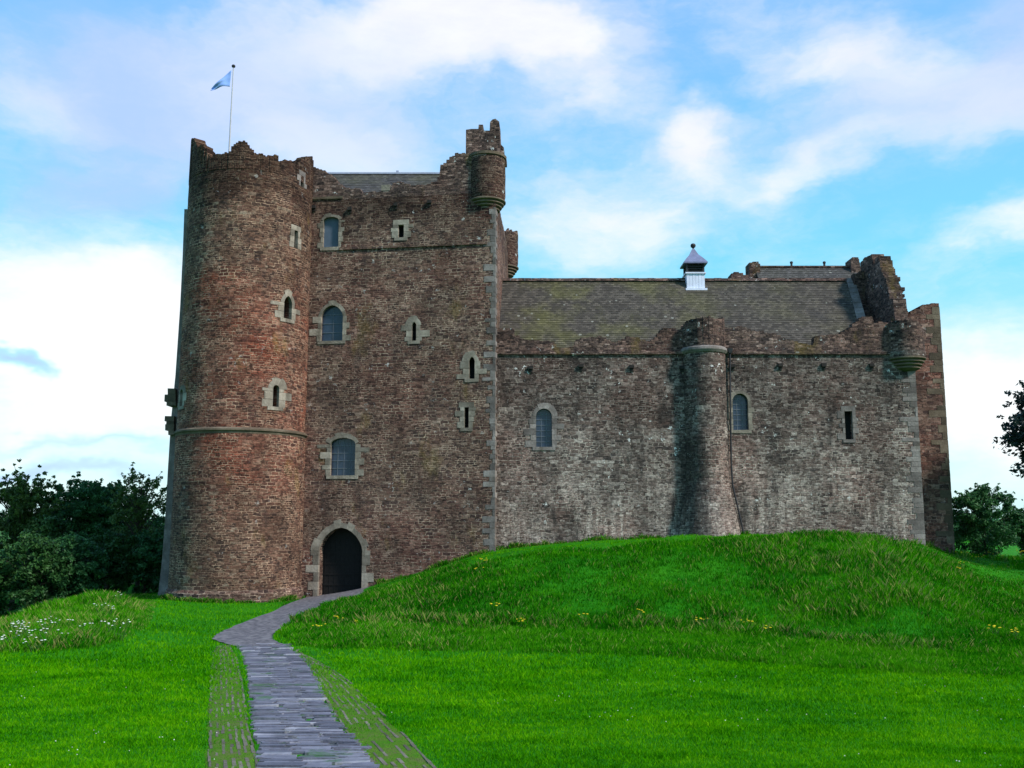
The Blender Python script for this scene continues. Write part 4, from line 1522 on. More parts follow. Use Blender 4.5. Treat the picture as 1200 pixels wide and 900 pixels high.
    # broken right-hand face: stones sticking out
    for i in range(60):
        y = random.uniform(61.6, 66.3)
        zt_ = float(np.interp(y - 61.5, [0, 0.8, 1.9, 3.3, 4.8], [za, za + 2, za + 4, zg - 0.9, zg - 0.2]))
        z = random.uniform(za - 0.6, zt_ - 0.2)
        mb.box(gx1 - 0.2, gx1 + random.uniform(0.1, 0.45), y, y + random.uniform(0.25, 0.5), z, z + random.uniform(0.15, 0.3))
    mb.build('broken_gable', M_TOP, castle)
    # dark wall-walk recess between the verge and the gable
    mb = MB()
    fr2 = Flat((xb1 + 0.3, 66.6), (gx0 + 0.1, 66.6))
    top = roughen([(0, zat(321, 66.6)), (fr2.len * 0.5, zat(319, 66.6)), (fr2.len, zat(316, 66.6))], 0.35, 0.05)
    prism(mb, fr2, [(0, zs - 0.5), (fr2.len, zs - 0.5)] + top[::-1], 0.0, -0.6)
    for i in range(6):
        mb.box(xb1 + 0.5, gx0 + 0.05, 62.6 + i * 0.65, 63.3 + i * 0.65, zs, zs + 0.6 + i * 0.75)
    mb.build('wall_walk_stair', M_TOP, castle)
    return w, rf, yr, zr


def build_cupola(yr, zr):
    cx = P(815.5, 320, 66.4).x
    hw = 10.8 / FPX * 67.0
    yc = yr - 0.05
    zb, zl0, zl1 = zat(338.5, yr - 0.7), zat(319.5, yr - 0.7), zat(307, yr - 0.7)
    mb = MB()
    # boarded base: vertical boards
    nb = 6
    for i in range(nb):
        a, b = cx - hw + 2 * hw * i / nb, cx - hw + 2 * hw * (i + 1) / nb
        mb.box(a + 0.006, b - 0.006, yc - hw + 0.01 * (i % 2), yc + hw, zb - 0.1, zl0 - 0.06)
    mb.box(cx - hw - 0.08, cx + hw + 0.08, yc - hw - 0.08, yc + hw + 0.08, zl0 - 0.07, zl0 + 0.03)
    mb.box(cx - hw - 0.1, cx + hw + 0.14, yc - hw - 0.12, yc + hw, zb - 0.12, zb + 0.04)
    c = mb.build('cupola', M_WHITE, castle)
    c['label'] = 'small square louvred cupola with white boards astride the hall roof'
    mb = MB()
    mb.box(cx - hw * 0.72, cx + hw * 0.72, yc - hw * 0.72, yc + hw * 0.72, zl0 + 0.03, zl1 + 0.1)
    for sx in (-1, 1):
        for sy in (-1, 1):
            mb.box(cx + sx * hw * 0.9 - 0.06, cx + sx * hw * 0.9 + 0.06, yc + sy * hw * 0.9 - 0.06, yc + sy * hw * 0.9 + 0.06, zl0 + 0.03, zl1 + 0.1)
    for k in range(4):
        z = zl0 + 0.1 + (zl1 - zl0 - 0.1) * k / 4
        mb.box(cx - hw * 0.92, cx + hw * 0.92, yc - hw * 0.95, yc + hw * 0.95, z, z + 0.03)
    mb.build('louvre', M_IRON, c)
    ew = 14.2 / FPX * 67.0
    za = zat(292, yr)
    mb = MB()
    prof = [(ew, zl1 - 0.12), (ew, zl1 - 0.02), (ew * 0.72, zl1 + 0.3), (ew * 0.36, zl1 + 0.66), (0.07, za)]
    mb.loft([[(cx - r, yc - r, z), (cx + r, yc - r, z), (cx + r, yc + r, z), (cx - r, yc + r, z)] for r, z in prof])
    mb.build('cupola_roof', M_CUPROOF, c)
    mb = MB()
    zz = za - 0.05
    mb.lathe(cx, yc, [(0.06, zz), (0.06, zz + 0.12), (0.16, zz + 0.18), (0.19, zz + 0.30), (0.15, zz + 0.41), (0.04, zz + 0.46)], 14)
    mb.build('finial', M_IRON, c)


def build_rear():
    # rear tower at the right
    fr = Flat((P(1036, 500, 64.0).x, 64.0), (P(1109.5, 500, 64.0).x, 64.0))
    pix = [(1052, 372), (1062, 371), (1067, 366), (1071, 363), (1078, 361), (1081, 358), (1091, 357), (1096, 354.5), (1102, 354.5)]
    pts = [fr.hit(*p) for p in pix]
    pts[-1] = (fr.len, pts[-1][1])
    poly = [(0, -1.5), (fr.len, -1.5)] + roughen(pts, 0.3, 0.06)[::-1] + [(0, pts[0][1])]
    mb = MB()
    prism(mb, fr, poly, 0.0, -9.0)
    t = mb.build('rear_tower', M_REAR, castle)
    quoins(fr, fr.len, 0.5, pts[-1][1] - 0.3, M_MOULD, t, (0.42, 0.85), 0.42)
    # kitchen range roof rising behind the hall
    y0, y1 = 76.0, 81.0
    xa, xb = P(884, 318, y1).x, P(1002, 318, y1).x
    zr = zat(313.5, y1)
    ze = zr - 5.0
    mb = MB()
    rows = 20
    for i in range(rows):
        t0, t1 = i / rows, (i + 1) / rows
        a, b = y0 + (y1 - y0) * t0, y0 + (y1 - y0) * t1
        za, zb = ze + (zr - ze) * t0, ze + (zr - ze) * t1
        mb.hexa([(xa, a, za - 0.2), (xb, a, za - 0.2), (xb, b + 0.05, zb - 0.2), (xa, b + 0.05, zb - 0.2)],
                [(xa, a, za + 0.04), (xb, a, za + 0.04), (xb, b + 0.05, zb + 0.01), (xa, b + 0.05, zb + 0.01)])
    mb.hexa([(xa, y1, zr - 0.2), (xb, y1, zr - 0.2), (xb, y1 + 5, ze), (xa, y1 + 5, ze)], [(xa, y1, zr), (xb, y1, zr), (xb, y1 + 5, ze + 0.2), (xa, y1 + 5, ze + 0.2)])
    mb.box(xa - 0.6, xb + 0.6, y0 + 0.3, y1 + 4.7, 2.0, ze + 0.2)
    rf = mb.build('kitchen_roof', M_SLATE2, castle)
    mb = MB()
    mb.box(xa, xb, y1 - 0.14, y1 + 0.14, zr - 0.02, zr + 0.13)
    mb.build('ridge_capping', M_TOP, rf)
    for px in (927.5, 966):
        p = P(px, 310, y1)
        mb = MB()
        mb.lathe(p.x, y1, [(0.09, zr), (0.09, zr + 0.35), (0.13, zr + 0.37), (0.13, zr + 0.5), (0.05, zr + 0.55)], 10)
        mb.build('ridge_post', M_IRON, rf)
    for pix in ([(857, 320), (860, 319.5), (866, 319), (871, 322), (878, 323)], [(878, 309), (882, 307), (889, 307.5), (891, 311)],
                [(997, 304), (999, 301.5), (1006, 301.5), (1008, 309), (1010, 315), (1012.5, 320)]):
        f2 = Flat((P(pix[0][0], 315, y1 - 0.6).x, y1 - 0.6), (P(pix[-1][0], 315, y1 - 0.6).x, y1 - 0.6))
        pts = [f2.hit(*p) for p in pix]
        top = roughen(pts, 0.35, 0.05)
        mb = MB()
        prism(mb, f2, [(pts[0][0], zr - 3), (pts[-1][0], zr - 3)] + top[::-1], 0.0, -1.4)
        mb.build('chimney', M_TOP, castle)


TOWER = build_round_tower()
build_side_wall()
build_gatehouse()
_, _, YR, ZR = build_hall()
build_cupola(YR, ZR)
build_rear()


# ------------------------------------------------------------------ flag
def build_flag():
    b = P(268.5, 176, 60.6)
    ztop = zat(79, 60.6)
    base = Vector((b.x, 60.6, b.z - 1.2))
    r = empty('flagpole', base)
    tag(r, 'slim pale flagpole standing on the round tower roof', 'flagpole')
    mb = MB()
    mb.tube([base, (b.x + 0.02, 60.6, (base.z + ztop) / 2), (b.x + 0.05, 60.6, ztop)], [0.06, 0.05, 0.036], 10)
    mb.build('pole', M_POLE, r)
    mb = MB()
    mb.lathe(b.x + 0.05, 60.6, [(0.03, ztop - 0.02), (0.11, ztop + 0.02), (0.13, ztop + 0.1), (0.09, ztop + 0.17), (0.02, ztop + 0.2)], 12)
    mb.build('finial', M_IRON, r)
    # drooping flag: hoist edge by the pole, fly end hanging low to the left
    ht, hb = P(271.3, 82, 60.6), P(269.3, 101.5, 60.6)
    ft, fb = P(247.5, 102.5, 60.4), P(247, 106.5, 60.4)
    nx, ny = 26, 14
    V = []
    for i in range(nx + 1):
        t = i / nx
        for j in range(ny + 1):
            s_ = j / ny
            top = ht.lerp(ft, t) + Vector((0, 0, 0.12 * math.sin(math.pi * t) * (0.5 - t)))
            bot = hb.lerp(fb, t) + Vector((0, 0, 0.13 * math.sin(math.pi * t)))
            p = top.lerp(bot, s_)
            p.y += 0.13 * math.sin(t * 7 + s_ * 3) * t + 0.05 * math.sin(s_ * 11 + t * 3) * t
            V.append(p)
    V = np.array(V)
    I = np.arange((nx + 1) * (ny + 1)).reshape(nx + 1, ny + 1)
    F = np.stack([I[:-1, :-1], I[1:, :-1], I[1:, 1:], I[:-1, 1:]], -1).reshape(-1, 4)
    me = np_mesh('flag', V, F)
    for p in me.polygons:
        p.use_smooth = True
    o = link('flag', me, M_FLAG)
    md = o.modifiers.new('thickness', 'SOLIDIFY')
    md.thickness = 0.012
    tag(o, 'pale blue flag hanging slack from the pole above the round tower', 'flag')


build_flag()


# ------------------------------------------------------------------ foliage
def leaf_mat(name, dark, mid, light, trans=0.25, spec=0.25):
    m, g, out = new_mat(name)
    geo = g.node('ShaderNodeNewGeometry')
    at = g.node('ShaderNodeAttribute', attribute_name='rnd').outputs['Fac']
    n = g.noise(geo.outputs['Position'], 0.5, 3.0, 0.6)
    t = g.m('ADD', g.m('MULTIPLY', at, 0.6), g.m('MULTIPLY', n, 0.4))
    col = g.ramp(t, [(0.2, dark), (0.5, mid), (0.85, light)])
    b = g.node('ShaderNodeBsdfPrincipled', {'Base Color': col, 'Roughness': 0.55})
    b.inputs['Specular IOR Level'].default_value = spec
    tr = g.node('ShaderNodeBsdfTranslucent', {'Color': col})
    mx = g.node('ShaderNodeMixShader', {0: trans, 1: b.outputs[0], 2: tr.outputs[0]})
    g.l.new(mx.outputs[0], out.inputs[0])
    return m


M_BARK = plain_mat('bark', (0.055, 0.045, 0.035), 0.95, 0.4, 6.0, 0.1, bump=0.6)
M_LEAF_A = leaf_mat('deep_green_leaves', (0.008, 0.034, 0.009), (0.022, 0.080, 0.018), (0.050, 0.14, 0.030))
M_LEAF_B = leaf_mat('olive_green_leaves', (0.020, 0.048, 0.012), (0.060, 0.12, 0.022), (0.13, 0.20, 0.042))
M_LEAF_C = leaf_mat('blue_green_leaves', (0.008, 0.044, 0.014), (0.028, 0.115, 0.034), (0.066, 0.19, 0.055))
M_LEAF_D = leaf_mat('dusky_leaves', (0.008, 0.018, 0.018), (0.020, 0.042, 0.040), (0.046, 0.080, 0.068))


def leaves(centers, radii, per, size, r_):
    """leaf faces scattered in clumps; returns V, F, rnd"""
    C = np.repeat(np.asarray(centers), per, 0)
    Rr = np.repeat(np.asarray(radii), per)
    d = r_.normal(size=C.shape)
    d /= np.linalg.norm(d, axis=1, keepdims=True)
    rad = r_.random(len(C)) ** 0.45
    P0 = C + d * (rad * Rr)[:, None] * np.array([1, 1, 0.75])
    n = len(P0)
    nr = d * 0.5 + r_.normal(size=(n, 3)) * 0.7 + np.array([0, 0, 0.5])
    nr /= np.linalg.norm(nr, axis=1, keepdims=True)
    a = np.cross(nr, r_.normal(size=(n, 3)))
    a /= np.linalg.norm(a, axis=1, keepdims=True) + 1e-9
    b = np.cross(nr, a)
    s = size * (0.6 + 0.8 * r_.random(n))[:, None]
    V = np.empty((n, 4, 3))
    V[:, 0] = P0 - a * s
    V[:, 1] = P0 + b * s * 0.5 - nr * s * 0.15
    V[:, 2] = P0 + a * s
    V[:, 3] = P0 - b * s * 0.5 - nr * s * 0.15
    F = np.arange(n * 4).reshape(n, 4)
    rnd = np.repeat(np.clip(np.repeat(r_.random(len(centers)), per) * 0.6 + r_.random(n) * 0.4, 0, 1), 4)
    return V.reshape(-1, 3), F, rnd


def build_tree(name, x, y, zb, h, rx, ry, crown0, mat, nclump, per, leaf, seed, label, group=None, gap=0.0, trunk_r=0.16, spiky=0.0,
               cat='tree', top_bias=0.0):
    r_ = np.random.default_rng(seed)
    rr = random.Random(seed)
    root = empty(name, (x, y, zb))
    tag(root, label, cat, group)
    cz0 = zb + h * crown0
    cz = (cz0 + zb + h) / 2
    rz = (zb + h - cz0) / 2
    cs, rs = [], []
    while len(cs) < nclump:
        v = r_.normal(size=3)
        v /= np.linalg.norm(v)
        k = r_.random() ** 0.4
        taper = 1.0 - 0.35 * max(0, v[2])
        p = np.array([x + v[0] * rx * k * taper, y + v[1] * ry * k * taper, cz + v[2] * rz * k])
        p += r_.normal(size=3) * 0.10 * rx
        if gap and _fract_noise(np.array([p[0] * 1.0 + seed]), np.array([p[2]]), seed, 1.5)[0] < gap - 0.5:
            continue
        cs.append(p)
        rs.append(rx * (0.14 + 0.14 * r_.random()))
    # sprays at the outline: twigs of dwindling leaf clumps
    for i in range(int(nclump * 0.5)):
        v = r_.normal(size=3)
        v[2] = abs(v[2]) * 0.9 + top_bias
        v /= np.linalg.norm(v)
        k = 0.84 + 0.12 * r_.random()
        ln = 0.12 + 0.16 * r_.random() + spiky * r_.random() * 0.22
        for q in range(4):
            kk = k + ln * q / 3
            cs.append(np.array([x + v[0] * rx * kk, y + v[1] * ry * kk, cz + v[2] * rz * kk]) + r_.normal(size=3) * 0.03 * rx)
            rs.append(rx * (0.15 - 0.03 * q) * (0.6 + 0.5 * r_.random()))
    mb = MB()
    top = Vector((x + rr.uniform(-.3, .3), y + rr.uniform(-.3, .3), zb + h * 0.86))
    mid = Vector((x + rr.uniform(-.2, .2), y, zb + h * 0.4))
    mb.tube([(x, y, zb - 0.4), (x + 0.03, y, zb + h * 0.1), mid, top], [trunk_r * 1.35, trunk_r, trunk_r * 0.7, trunk_r * 0.15], 9)
    mb.build('trunk', M_BARK, root)
    mb = MB()
    for i in range(min(nclump, 46)):
        c = Vector(cs[(i * 7) % len(cs)])
        t = min(0.95, max(0.12, (c.z - zb) / h - 0.18))
        s_ = Vector((x, y, zb)).lerp(top, t)
        m_ = s_.lerp(c, 0.5) + Vector((0, 0, 0.12 * (c - s_).length))
        mb.tube([s_, m_, c], [trunk_r * 0.34, trunk_r * 0.2, trunk_r * 0.06], 5)
    mb.build('limbs', M_BARK, root)
    rs_ = np.array(rs)
    reps = np.maximum(6, (per * (rs_ / (rx * 0.2)) ** 1.6)).astype(int)
    V, F, rnd = leaves(cs, rs, reps, leaf, r_)
    o = link('crown', np_mesh('crown', V, F, {'rnd': rnd}), mat, root)
    return root


def tree_px(name, pxc, pytop, Y, wpx, label, mat, seed, crown0=0.1, nclump=95, per=120, leaf=0.115, pyb=None, **kw):
    p = P(pxc, pytop, Y)
    zb = float(height(p.x, Y))
    h = p.z - zb
    rx = wpx / FPX * Y
    return build_tree(name, p.x, Y, zb, h, rx, rx * 0.9, crown0, mat, nclump, per, leaf, seed, label, **kw)


GT = 'trees beside the round tower'
tree_px('broadleaf_tree', -42, 566, 74, 46, 'broad dark tree cut off by the left edge of the photo', M_LEAF_A, 11, group=GT)
tree_px('broadleaf_tree', 24, 566, 72, 42, 'olive tree with thin upright sprigs, leftmost whole crown', M_LEAF_B, 12, spiky=2.0, top_bias=0.6, group=GT, gap=0.15, crown0=0.2, nclump=110)
tree_px('broadleaf_tree', 62, 606, 67, 30, 'low bushy green tree in front of the other crowns', M_LEAF_A, 13, crown0=0.02, group=GT)
tree_px('broadleaf_tree', 93, 561, 75, 37, 'rounded deep green tree with the smoothest dark top', M_LEAF_C, 14, crown0=0.36, group=GT, gap=0.2, nclump=130)
tree_px('broadleaf_tree', 132, 570, 78, 34, 'blue green tree between the rounded crown and the sparse crown', M_LEAF_C, 15, crown0=0.3, group=GT, gap=0.25, nclump=110)
tree_px('broadleaf_tree', 168, 553, 72, 31, 'sparse airy tree nearest the round tower with sky between leaves', M_LEAF_B, 16, crown0=0.36, nclump=85, per=50, leaf=0.10, group=GT, gap=0.4, spiky=0.8)
GB = 'dark bushes under the trees on the left'
for i, (px, py, Y, w, lab) in enumerate([(-20, 632, 62, 48, 'dark bush at the left edge under the cut off tree'), (38, 628, 62, 42, 'wide dark bush below the olive tree'),
                                         (88, 628, 64, 38, 'dark bush under the rounded crown behind the grassy bank'),
                                         (130, 626, 67, 36, 'dark bush in the middle of the tree gap'), (172, 624, 68, 32, 'dark bush touching the round tower base')]):
    tree_px('bush', px, py, Y, w, lab, M_LEAF_A if i % 2 else M_LEAF_C, 30 + i, crown0=-0.1, nclump=80, per=110, leaf=0.11, trunk_r=0.07, group=GB, cat='bush')
for i, (px, lab) in enumerate([(5, 'dark thicket seen between the olive tree and the cut off tree'), (112, 'dark thicket behind the rounded crown, between two trunks'),
                               (185, 'dark thicket just left of the round tower behind the sparse tree')]):
    tree_px('bush', px, 606, 84, 44, lab, M_LEAF_A, 60 + i, crown0=-0.1, nclump=80, per=110, leaf=0.12, trunk_r=0.07, group=GB, cat='bush')
tree_px('bush', 1150, 572, 71, 40, 'dark spreading bush beside the right end of the castle', M_LEAF_C, 41, crown0=0.0, nclump=100, per=110, leaf=0.105, trunk_r=0.09, spiky=0.7, cat='bush')
tree_px('bush', 1212, 592, 74, 34, 'dark bush cut off by the right edge of the photo', M_LEAF_A, 42, crown0=0.0, nclump=70, per=110, leaf=0.105, trunk_r=0.08, spiky=0.7, cat='bush')
tree_px('broadleaf_tree', 1272, 438, 60, 84, 'dark leaved tree reaching in from the right edge above the bushes', M_LEAF_D, 51, crown0=0.30, nclump=190, per=90, leaf=0.15, spiky=0.4, gap=0.15, trunk_r=0.18)


# far wood and hills
def far_wood():
    V, F, A = [], [], []
    n0 = 0
    r_ = np.random.default_rng(77)
    cs, rs = [], []
    for i in range(420):
        a = R(-60) + R(120) * i / 420 + r_.normal() * 0.004
        D = 330 + r_.random() * 60
        x, y = D * math.sin(a), D * math.cos(a)
        z = float(height(x, y))
        for k in range(3):
            cs.append((x + r_.normal() * 3, y + r_.normal() * 3, z + 1.5 + r_.random() * 4.5))
            rs.append(3.2 + r_.random() * 2)
    V, F, rnd = leaves(cs, rs, 46, 0.9, r_)
    o = link('distant_wood', np_mesh('distant_wood', V, F, {'rnd': rnd}), M_LEAF_C)
    tag(o, 'dark strip of far-off woodland seen low behind the trees', 'wood', kind='stuff')


far_wood()


# ------------------------------------------------------------------ grass
def blade_mat(name, dark, mid, light, straw=None, straw_amt=0.0, nscale=0.35):
    m, g, out = new_mat(name)
    pos = g.node('ShaderNodeNewGeometry').outputs['Position']
    at = g.node('ShaderNodeAttribute', attribute_name='rnd').outputs['Fac']
    n = g.noise(pos, nscale, 5.0, 0.62)
    n2 = g.noise(g.vm('MULTIPLY', pos, (0.55, 1.0, 1.0)), nscale * 6, 4.0, 0.65)
    t = g.m('ADD', g.m('MULTIPLY', at, 0.26), g.m('ADD', g.m('MULTIPLY', n, 0.50), g.m('MULTIPLY', g.m('SUBTRACT', n2, 0.12), 0.38)))
    col = g.ramp(t, [(0.36, dark), (0.53, mid), (0.70, light)])
    if straw:
        st = g.node('ShaderNodeAttribute', attribute_name='straw').outputs['Fac']
        col = g.mix(st, col, straw)
    b = g.node('ShaderNodeBsdfDiffuse', {'Color': col})
    tr = g.node('ShaderNodeBsdfTranslucent', {'Color': col})
    mx = g.node('ShaderNodeMixShader', {0: 0.35, 1: b.outputs[0], 2: tr.outputs[0]})
    g.l.new(mx.outputs[0], out.inputs[0])
    return m


def blades(x, y, hgt, wid, lean, r_):
    n = len(x)
    z = height(x, y)
    B = np.stack([x, y, z - 0.01], 1)
    az = r_.random(n) * 2 * math.pi
    # face roughly any way
    w = np.stack([np.cos(az), np.sin(az), np.zeros(n)], 1) * wid[:, None]
    la = r_.random(n) * 2 * math.pi
    ln = np.stack([np.cos(la), np.sin(la), np.zeros(n)], 1) * (lean * hgt * r_.random(n))[:, None]
    up = np.array([0, 0, 1.0])
    V = np.empty((n, 4, 3))
    V[:, 0] = B - w
    V[:, 1] = B + w
    V[:, 2] = B + ln * 0.45 + up * (hgt * 0.6)[:, None] + w * 0.7
    V[:, 3] = B + ln + up * hgt[:, None] * 0.95
    F = np.empty((n, 2, 3), int)
    i0 = np.arange(n) * 4
    F[:, 0] = np.stack([i0, i0 + 1, i0 + 2], 1)
    F[:, 1] = np.stack([i0, i0 + 2, i0 + 3], 1)
    return V.reshape(-1, 3), F.reshape(-1, 3)


def scatter(n, y0, y1, pw, r_, u0=-0.66, u1=0.66):
    t = r_.random(n)
    Y = (y0 ** (1 - pw) + t * (y1 ** (1 - pw) - y0 ** (1 - pw))) ** (1 / (1 - pw))
    u = u0 + (u1 - u0) * r_.random(n)
    return u * Y, Y


def castle_mask(x, y):
    m = ((x - DR_C[0]) ** 2 + (y - DR_C[1]) ** 2 < (DR_R + 0.25) ** 2)
    gx = GATE.o.y + (x - GATE.o.x) * (GATE.t.y / GATE.t.x)
    m |= (x > -18) & (x < G_FR.x + 0.02) & (y > gx)
    m |= (x > G_FR.x - 0.5) & (x < HALL_X1 + 0.02) & (y > H_Y)
    m |= (x > HALL_X1 - 0.2) & (x < P(1112, 500, 64).x) & (y > 64)
    m |= (x - X_T) ** 2 + (y - H_Y - 0.25) ** 2 < 2.1 ** 2
    return m


def build_grass():
    r_ = np.random.default_rng(5)
    # mown lawn
    x, y = scatter(760000, 7.5, 66, 1.75, r_)
    for side in (-1, 1):                       # the lawn goes on well beyond the frame
        xa, ya = scatter(90000, 4.0, 60, 1.6, r_, 0.62, 1.5)
        x, y = np.concatenate([x, side * xa]), np.concatenate([y, ya])
    rt, lf = rough_amount(x, y)
    cob = np.zeros(x.shape, bool)
    ok = ~rt & ~lf & ~in_path(x, y, 0.02) & ~castle_mask(x, y)
    x, y = x[ok], y[ok]
    # thin on the worn strips beside the path
    ll, rr_ = resample(PATH_L, y), resample(PATH_R, y)
    worn = (((ll - x > 0.0) & (ll - x < 0.62)) | ((x - rr_ > 0.0) & (x - rr_ < 0.75))) & (y < PATH_L[-1].y)
    keep = ~worn | (r_.random(len(x)) < 0.68)
    x, y = x[keep], y[keep]
    n = len(x)
    hgt = (0.035 + 0.035 * r_.random(n)) * (1 + 0.9 * np.clip(_fract_noise(x, y, 9, 0.9) + _fract_noise(x, y, 10, 0.35), 0, 1)) * np.clip(y / 16, 0.8, 1.7)
    # worn short beside the path
    ll, rr_ = resample(PATH_L, y), resample(PATH_R, y)
    worn = (((ll - x > 0.05) & (ll - x < 0.75)) | ((x - rr_ > 0.05) & (x - rr_ < 0.8))) & (y < PATH_L[-1].y)
    hgt = np.where(worn, hgt * 0.75, hgt)
    wid = np.clip(0.0028 * y / 8, 0.003, 0.013) * (0.7 + 0.6 * r_.random(n))
    V, F = blades(x, y, hgt, wid, 0.9, r_)
    me = np_mesh('lawn_grass', V, F, {'rnd': np.repeat(r_.random(n), 4)})
    o = link('lawn_grass', me, blade_mat('lawn_blades', (0.012, 0.115, 0.001), (0.055, 0.285, 0.001), (0.165, 0.42, 0.004)))
    tag(o, 'bright green mown lawn grass on both sides of the path', 'lawn', kind='stuff')
    # rough grass
    x, y = scatter(900000, 20, 76, 1.3, r_)
    rt, lf = rough_amount(x, y)
    ok = (rt | lf) & ~in_path(x, y, 0.0) & ~castle_mask(x, y)
    x, y, lf = x[ok], y[ok], lf[ok]
    n = len(x)
    u = x / y
    cl = np.clip(_fract_noise(x, y, 20, 1.6) + _fract_noise(x, y, 21, 0.55) * 0.8 + 0.5, 0, 1.4)
    edge = np.where(lf, np.interp(u, LE_U, LE_Y), np.interp(u, RE_U, RE_Y))
    base = np.where(lf, 0.34, 0.20)
    # long grass on the right-hand mound and along the foot of the slope
    pxu = 600 + u * FPX
    big = np.exp(-((pxu - 1000) / 140) ** 2) * np.clip((y - 35.5) / 2, 0, 1) + 1.1 * np.exp(-((y - edge - 8.6) / 1.0) ** 2) + 0.5 * np.exp(-((pxu - 480) / 90) ** 2)
    near_wall = np.clip((59.5 - y) / 9, 0.30, 1) + 0.9 * np.clip((y - 59.3) / 0.8, 0, 1) * (_fract_noise(x, y, 33, 1.4) > 0.05)
    hgt = (base + 0.17 * big) * (0.45 + 0.85 * cl) * (0.6 + 0.7 * r_.random(n)) * np.where(lf, 1, near_wall) * np.clip((y - edge) / 0.8 + 0.35, 0.35, 1) * np.where(lf, np.clip((LE_U[-1] - u) / 0.05 + 0.15, 0.15, 1), 1)
    wid = (0.007 + 0.009 * r_.random(n)) * y / 42
    V, F = blades(x, y, hgt, wid, 0.75, r_)
    strawp = np.clip(0.09 + 0.34 * big + np.where(lf, 0.30, 0), 0, 0.62) * np.clip(cl + 0.1, 0, 1)
    straw = (r_.random(n) < strawp * 0.75) * (0.45 + 0.5 * r_.random(n))
    band = (~lf) & (y < edge + 7.6)
    hgt = np.where(band, hgt * 0.62, hgt)
    tone = np.where(band, 0.07, 0.0) + np.where(lf, 0.10, 0.0) + 0.05 * np.exp(-((pxu - 1000) / 150) ** 2)
    sv = np.zeros((n, 4))
    sv[:, 2] = straw * 0.7
    sv[:, 3] = straw
    sv[:, 0] = sv[:, 1] = straw * 0.3
    me = np_mesh('rough_grass', V, F, {'rnd': np.repeat(r_.random(n) + tone / 0.26, 4), 'straw': sv.ravel()})
    o = link('rough_grass', me, blade_mat('rough_blades', (0.003, 0.050, 0.001), (0.014, 0.170, 0.002), (0.075, 0.300, 0.005), straw=(0.42, 0.36, 0.13)))
    tag(o, 'long uncut grass with straw coloured heads on the mound and bank', 'grass', kind='stuff')


build_grass()


def wall_foot():
    """weeds and uncut tufts along the foot of the round tower, gatehouse and hall"""
    r_ = np.random.default_rng(15)
    n = 9000
    a = r_.uniform(-1.75, 1.25, n)
    rr = DR_R + 0.20 + 0.34 * r_.random(n) ** 1.5
    x, y = DR_C[0] + rr * np.sin(a), DR_C[1] - rr * np.cos(a)
    n2 = 9000
    x2 = r_.uniform(HALL_X0, HALL_X1, n2)
    y2 = H_Y - 0.03 - 0.45 * r_.random(n2) ** 1.5
    t = r_.uniform(GX0 - 7.5, GX0, 4000)
    off = 0.03 + 0.4 * r_.random(4000) ** 1.5
    x3 = GATE.o.x + GATE.t.x * t + GATE.n.x * off
    y3 = GATE.o.y + GATE.t.y * t + GATE.n.y * off
    x, y = np.concatenate([x, x2, x3]), np.concatenate([y, y2, y3])
    k = np.clip(_fract_noise(x, y, 60, 0.9) + _fract_noise(x, y, 61, 0.35) + 0.35, 0, 1.2)
    ok = (r_.random(len(x)) < k) & ~in_path(x, y, 0.1)
    x, y, k = x[ok], y[ok], k[ok]
    m = len(x)
    V, F = blades(x, y, 0.10 + 0.34 * k * r_.random(m), 0.010 + 0.012 * r_.random(m), 0.8, r_)
    st = np.repeat((r_.random(m) < 0.25) * 0.6, 4)
    me = np_mesh('wall_foot_grass', V, F, {'rnd': np.repeat(r_.random(m), 4), 'straw': st})
    o = link('wall_foot_grass', me, bpy.data.materials['rough_blades'])
    tag(o, 'uncut tufts of grass along the foot of the castle walls', 'grass', kind='stuff')
    # clover and daisy heads dotted over the lawn
    x, y = scatter(520, 8.5, 30, 1.3, r_)
    rt, lf = rough_amount(x, y)
    ok = ~rt & ~lf & ~in_path(x, y, 0.5) & (_fract_noise(x, y, 70, 2.2) > 0.02)
    x, y = x[ok], y[ok]
    z = height(x, y) + 0.055
    m = len(x)
    rad = 0.007 + 0.006 * r_.random(m)
    V = np.empty((m, 6, 3))
    c = np.stack([x, y, z], 1)
    for i, d in enumerate(((1, 0, 0), (0, 1, 0), (-1, 0, 0), (0, -1, 0), (0, 0, 0.7), (0, 0, -0.7))):
        V[:, i] = c + np.array(d) * rad[:, None]
    tri = np.array([(0, 1, 4), (1, 2, 4), (2, 3, 4), (3, 0, 4), (1, 0, 5), (2, 1, 5), (3, 2, 5), (0, 3, 5)])
    F = (np.arange(m)[:, None, None] * 6 + tri[None]).reshape(-1, 3)
    o = link('clover_heads', np_mesh('clover_heads', V.reshape(-1, 3), F), plain_mat('clover_white', (0.6, 0.62, 0.52), 0.8, 0.2, 8.0))
    tag(o, 'tiny white clover heads dotted over the mown lawn', 'clover', kind='stuff')


wall_foot()


# ------------------------------------------------------------------ wild flowers
M_STEM = plain_mat('flower_stem', (0.035, 0.10, 0.015), 0.8, 0.3, 8.0)
M_YEL = plain_mat('yellow_petals', (0.62, 0.50, 0.01), 0.8, 0.2, 8.0)
M_WHT = plain_mat('white_petals', (0.72, 0.74, 0.66), 0.8, 0.15, 8.0)


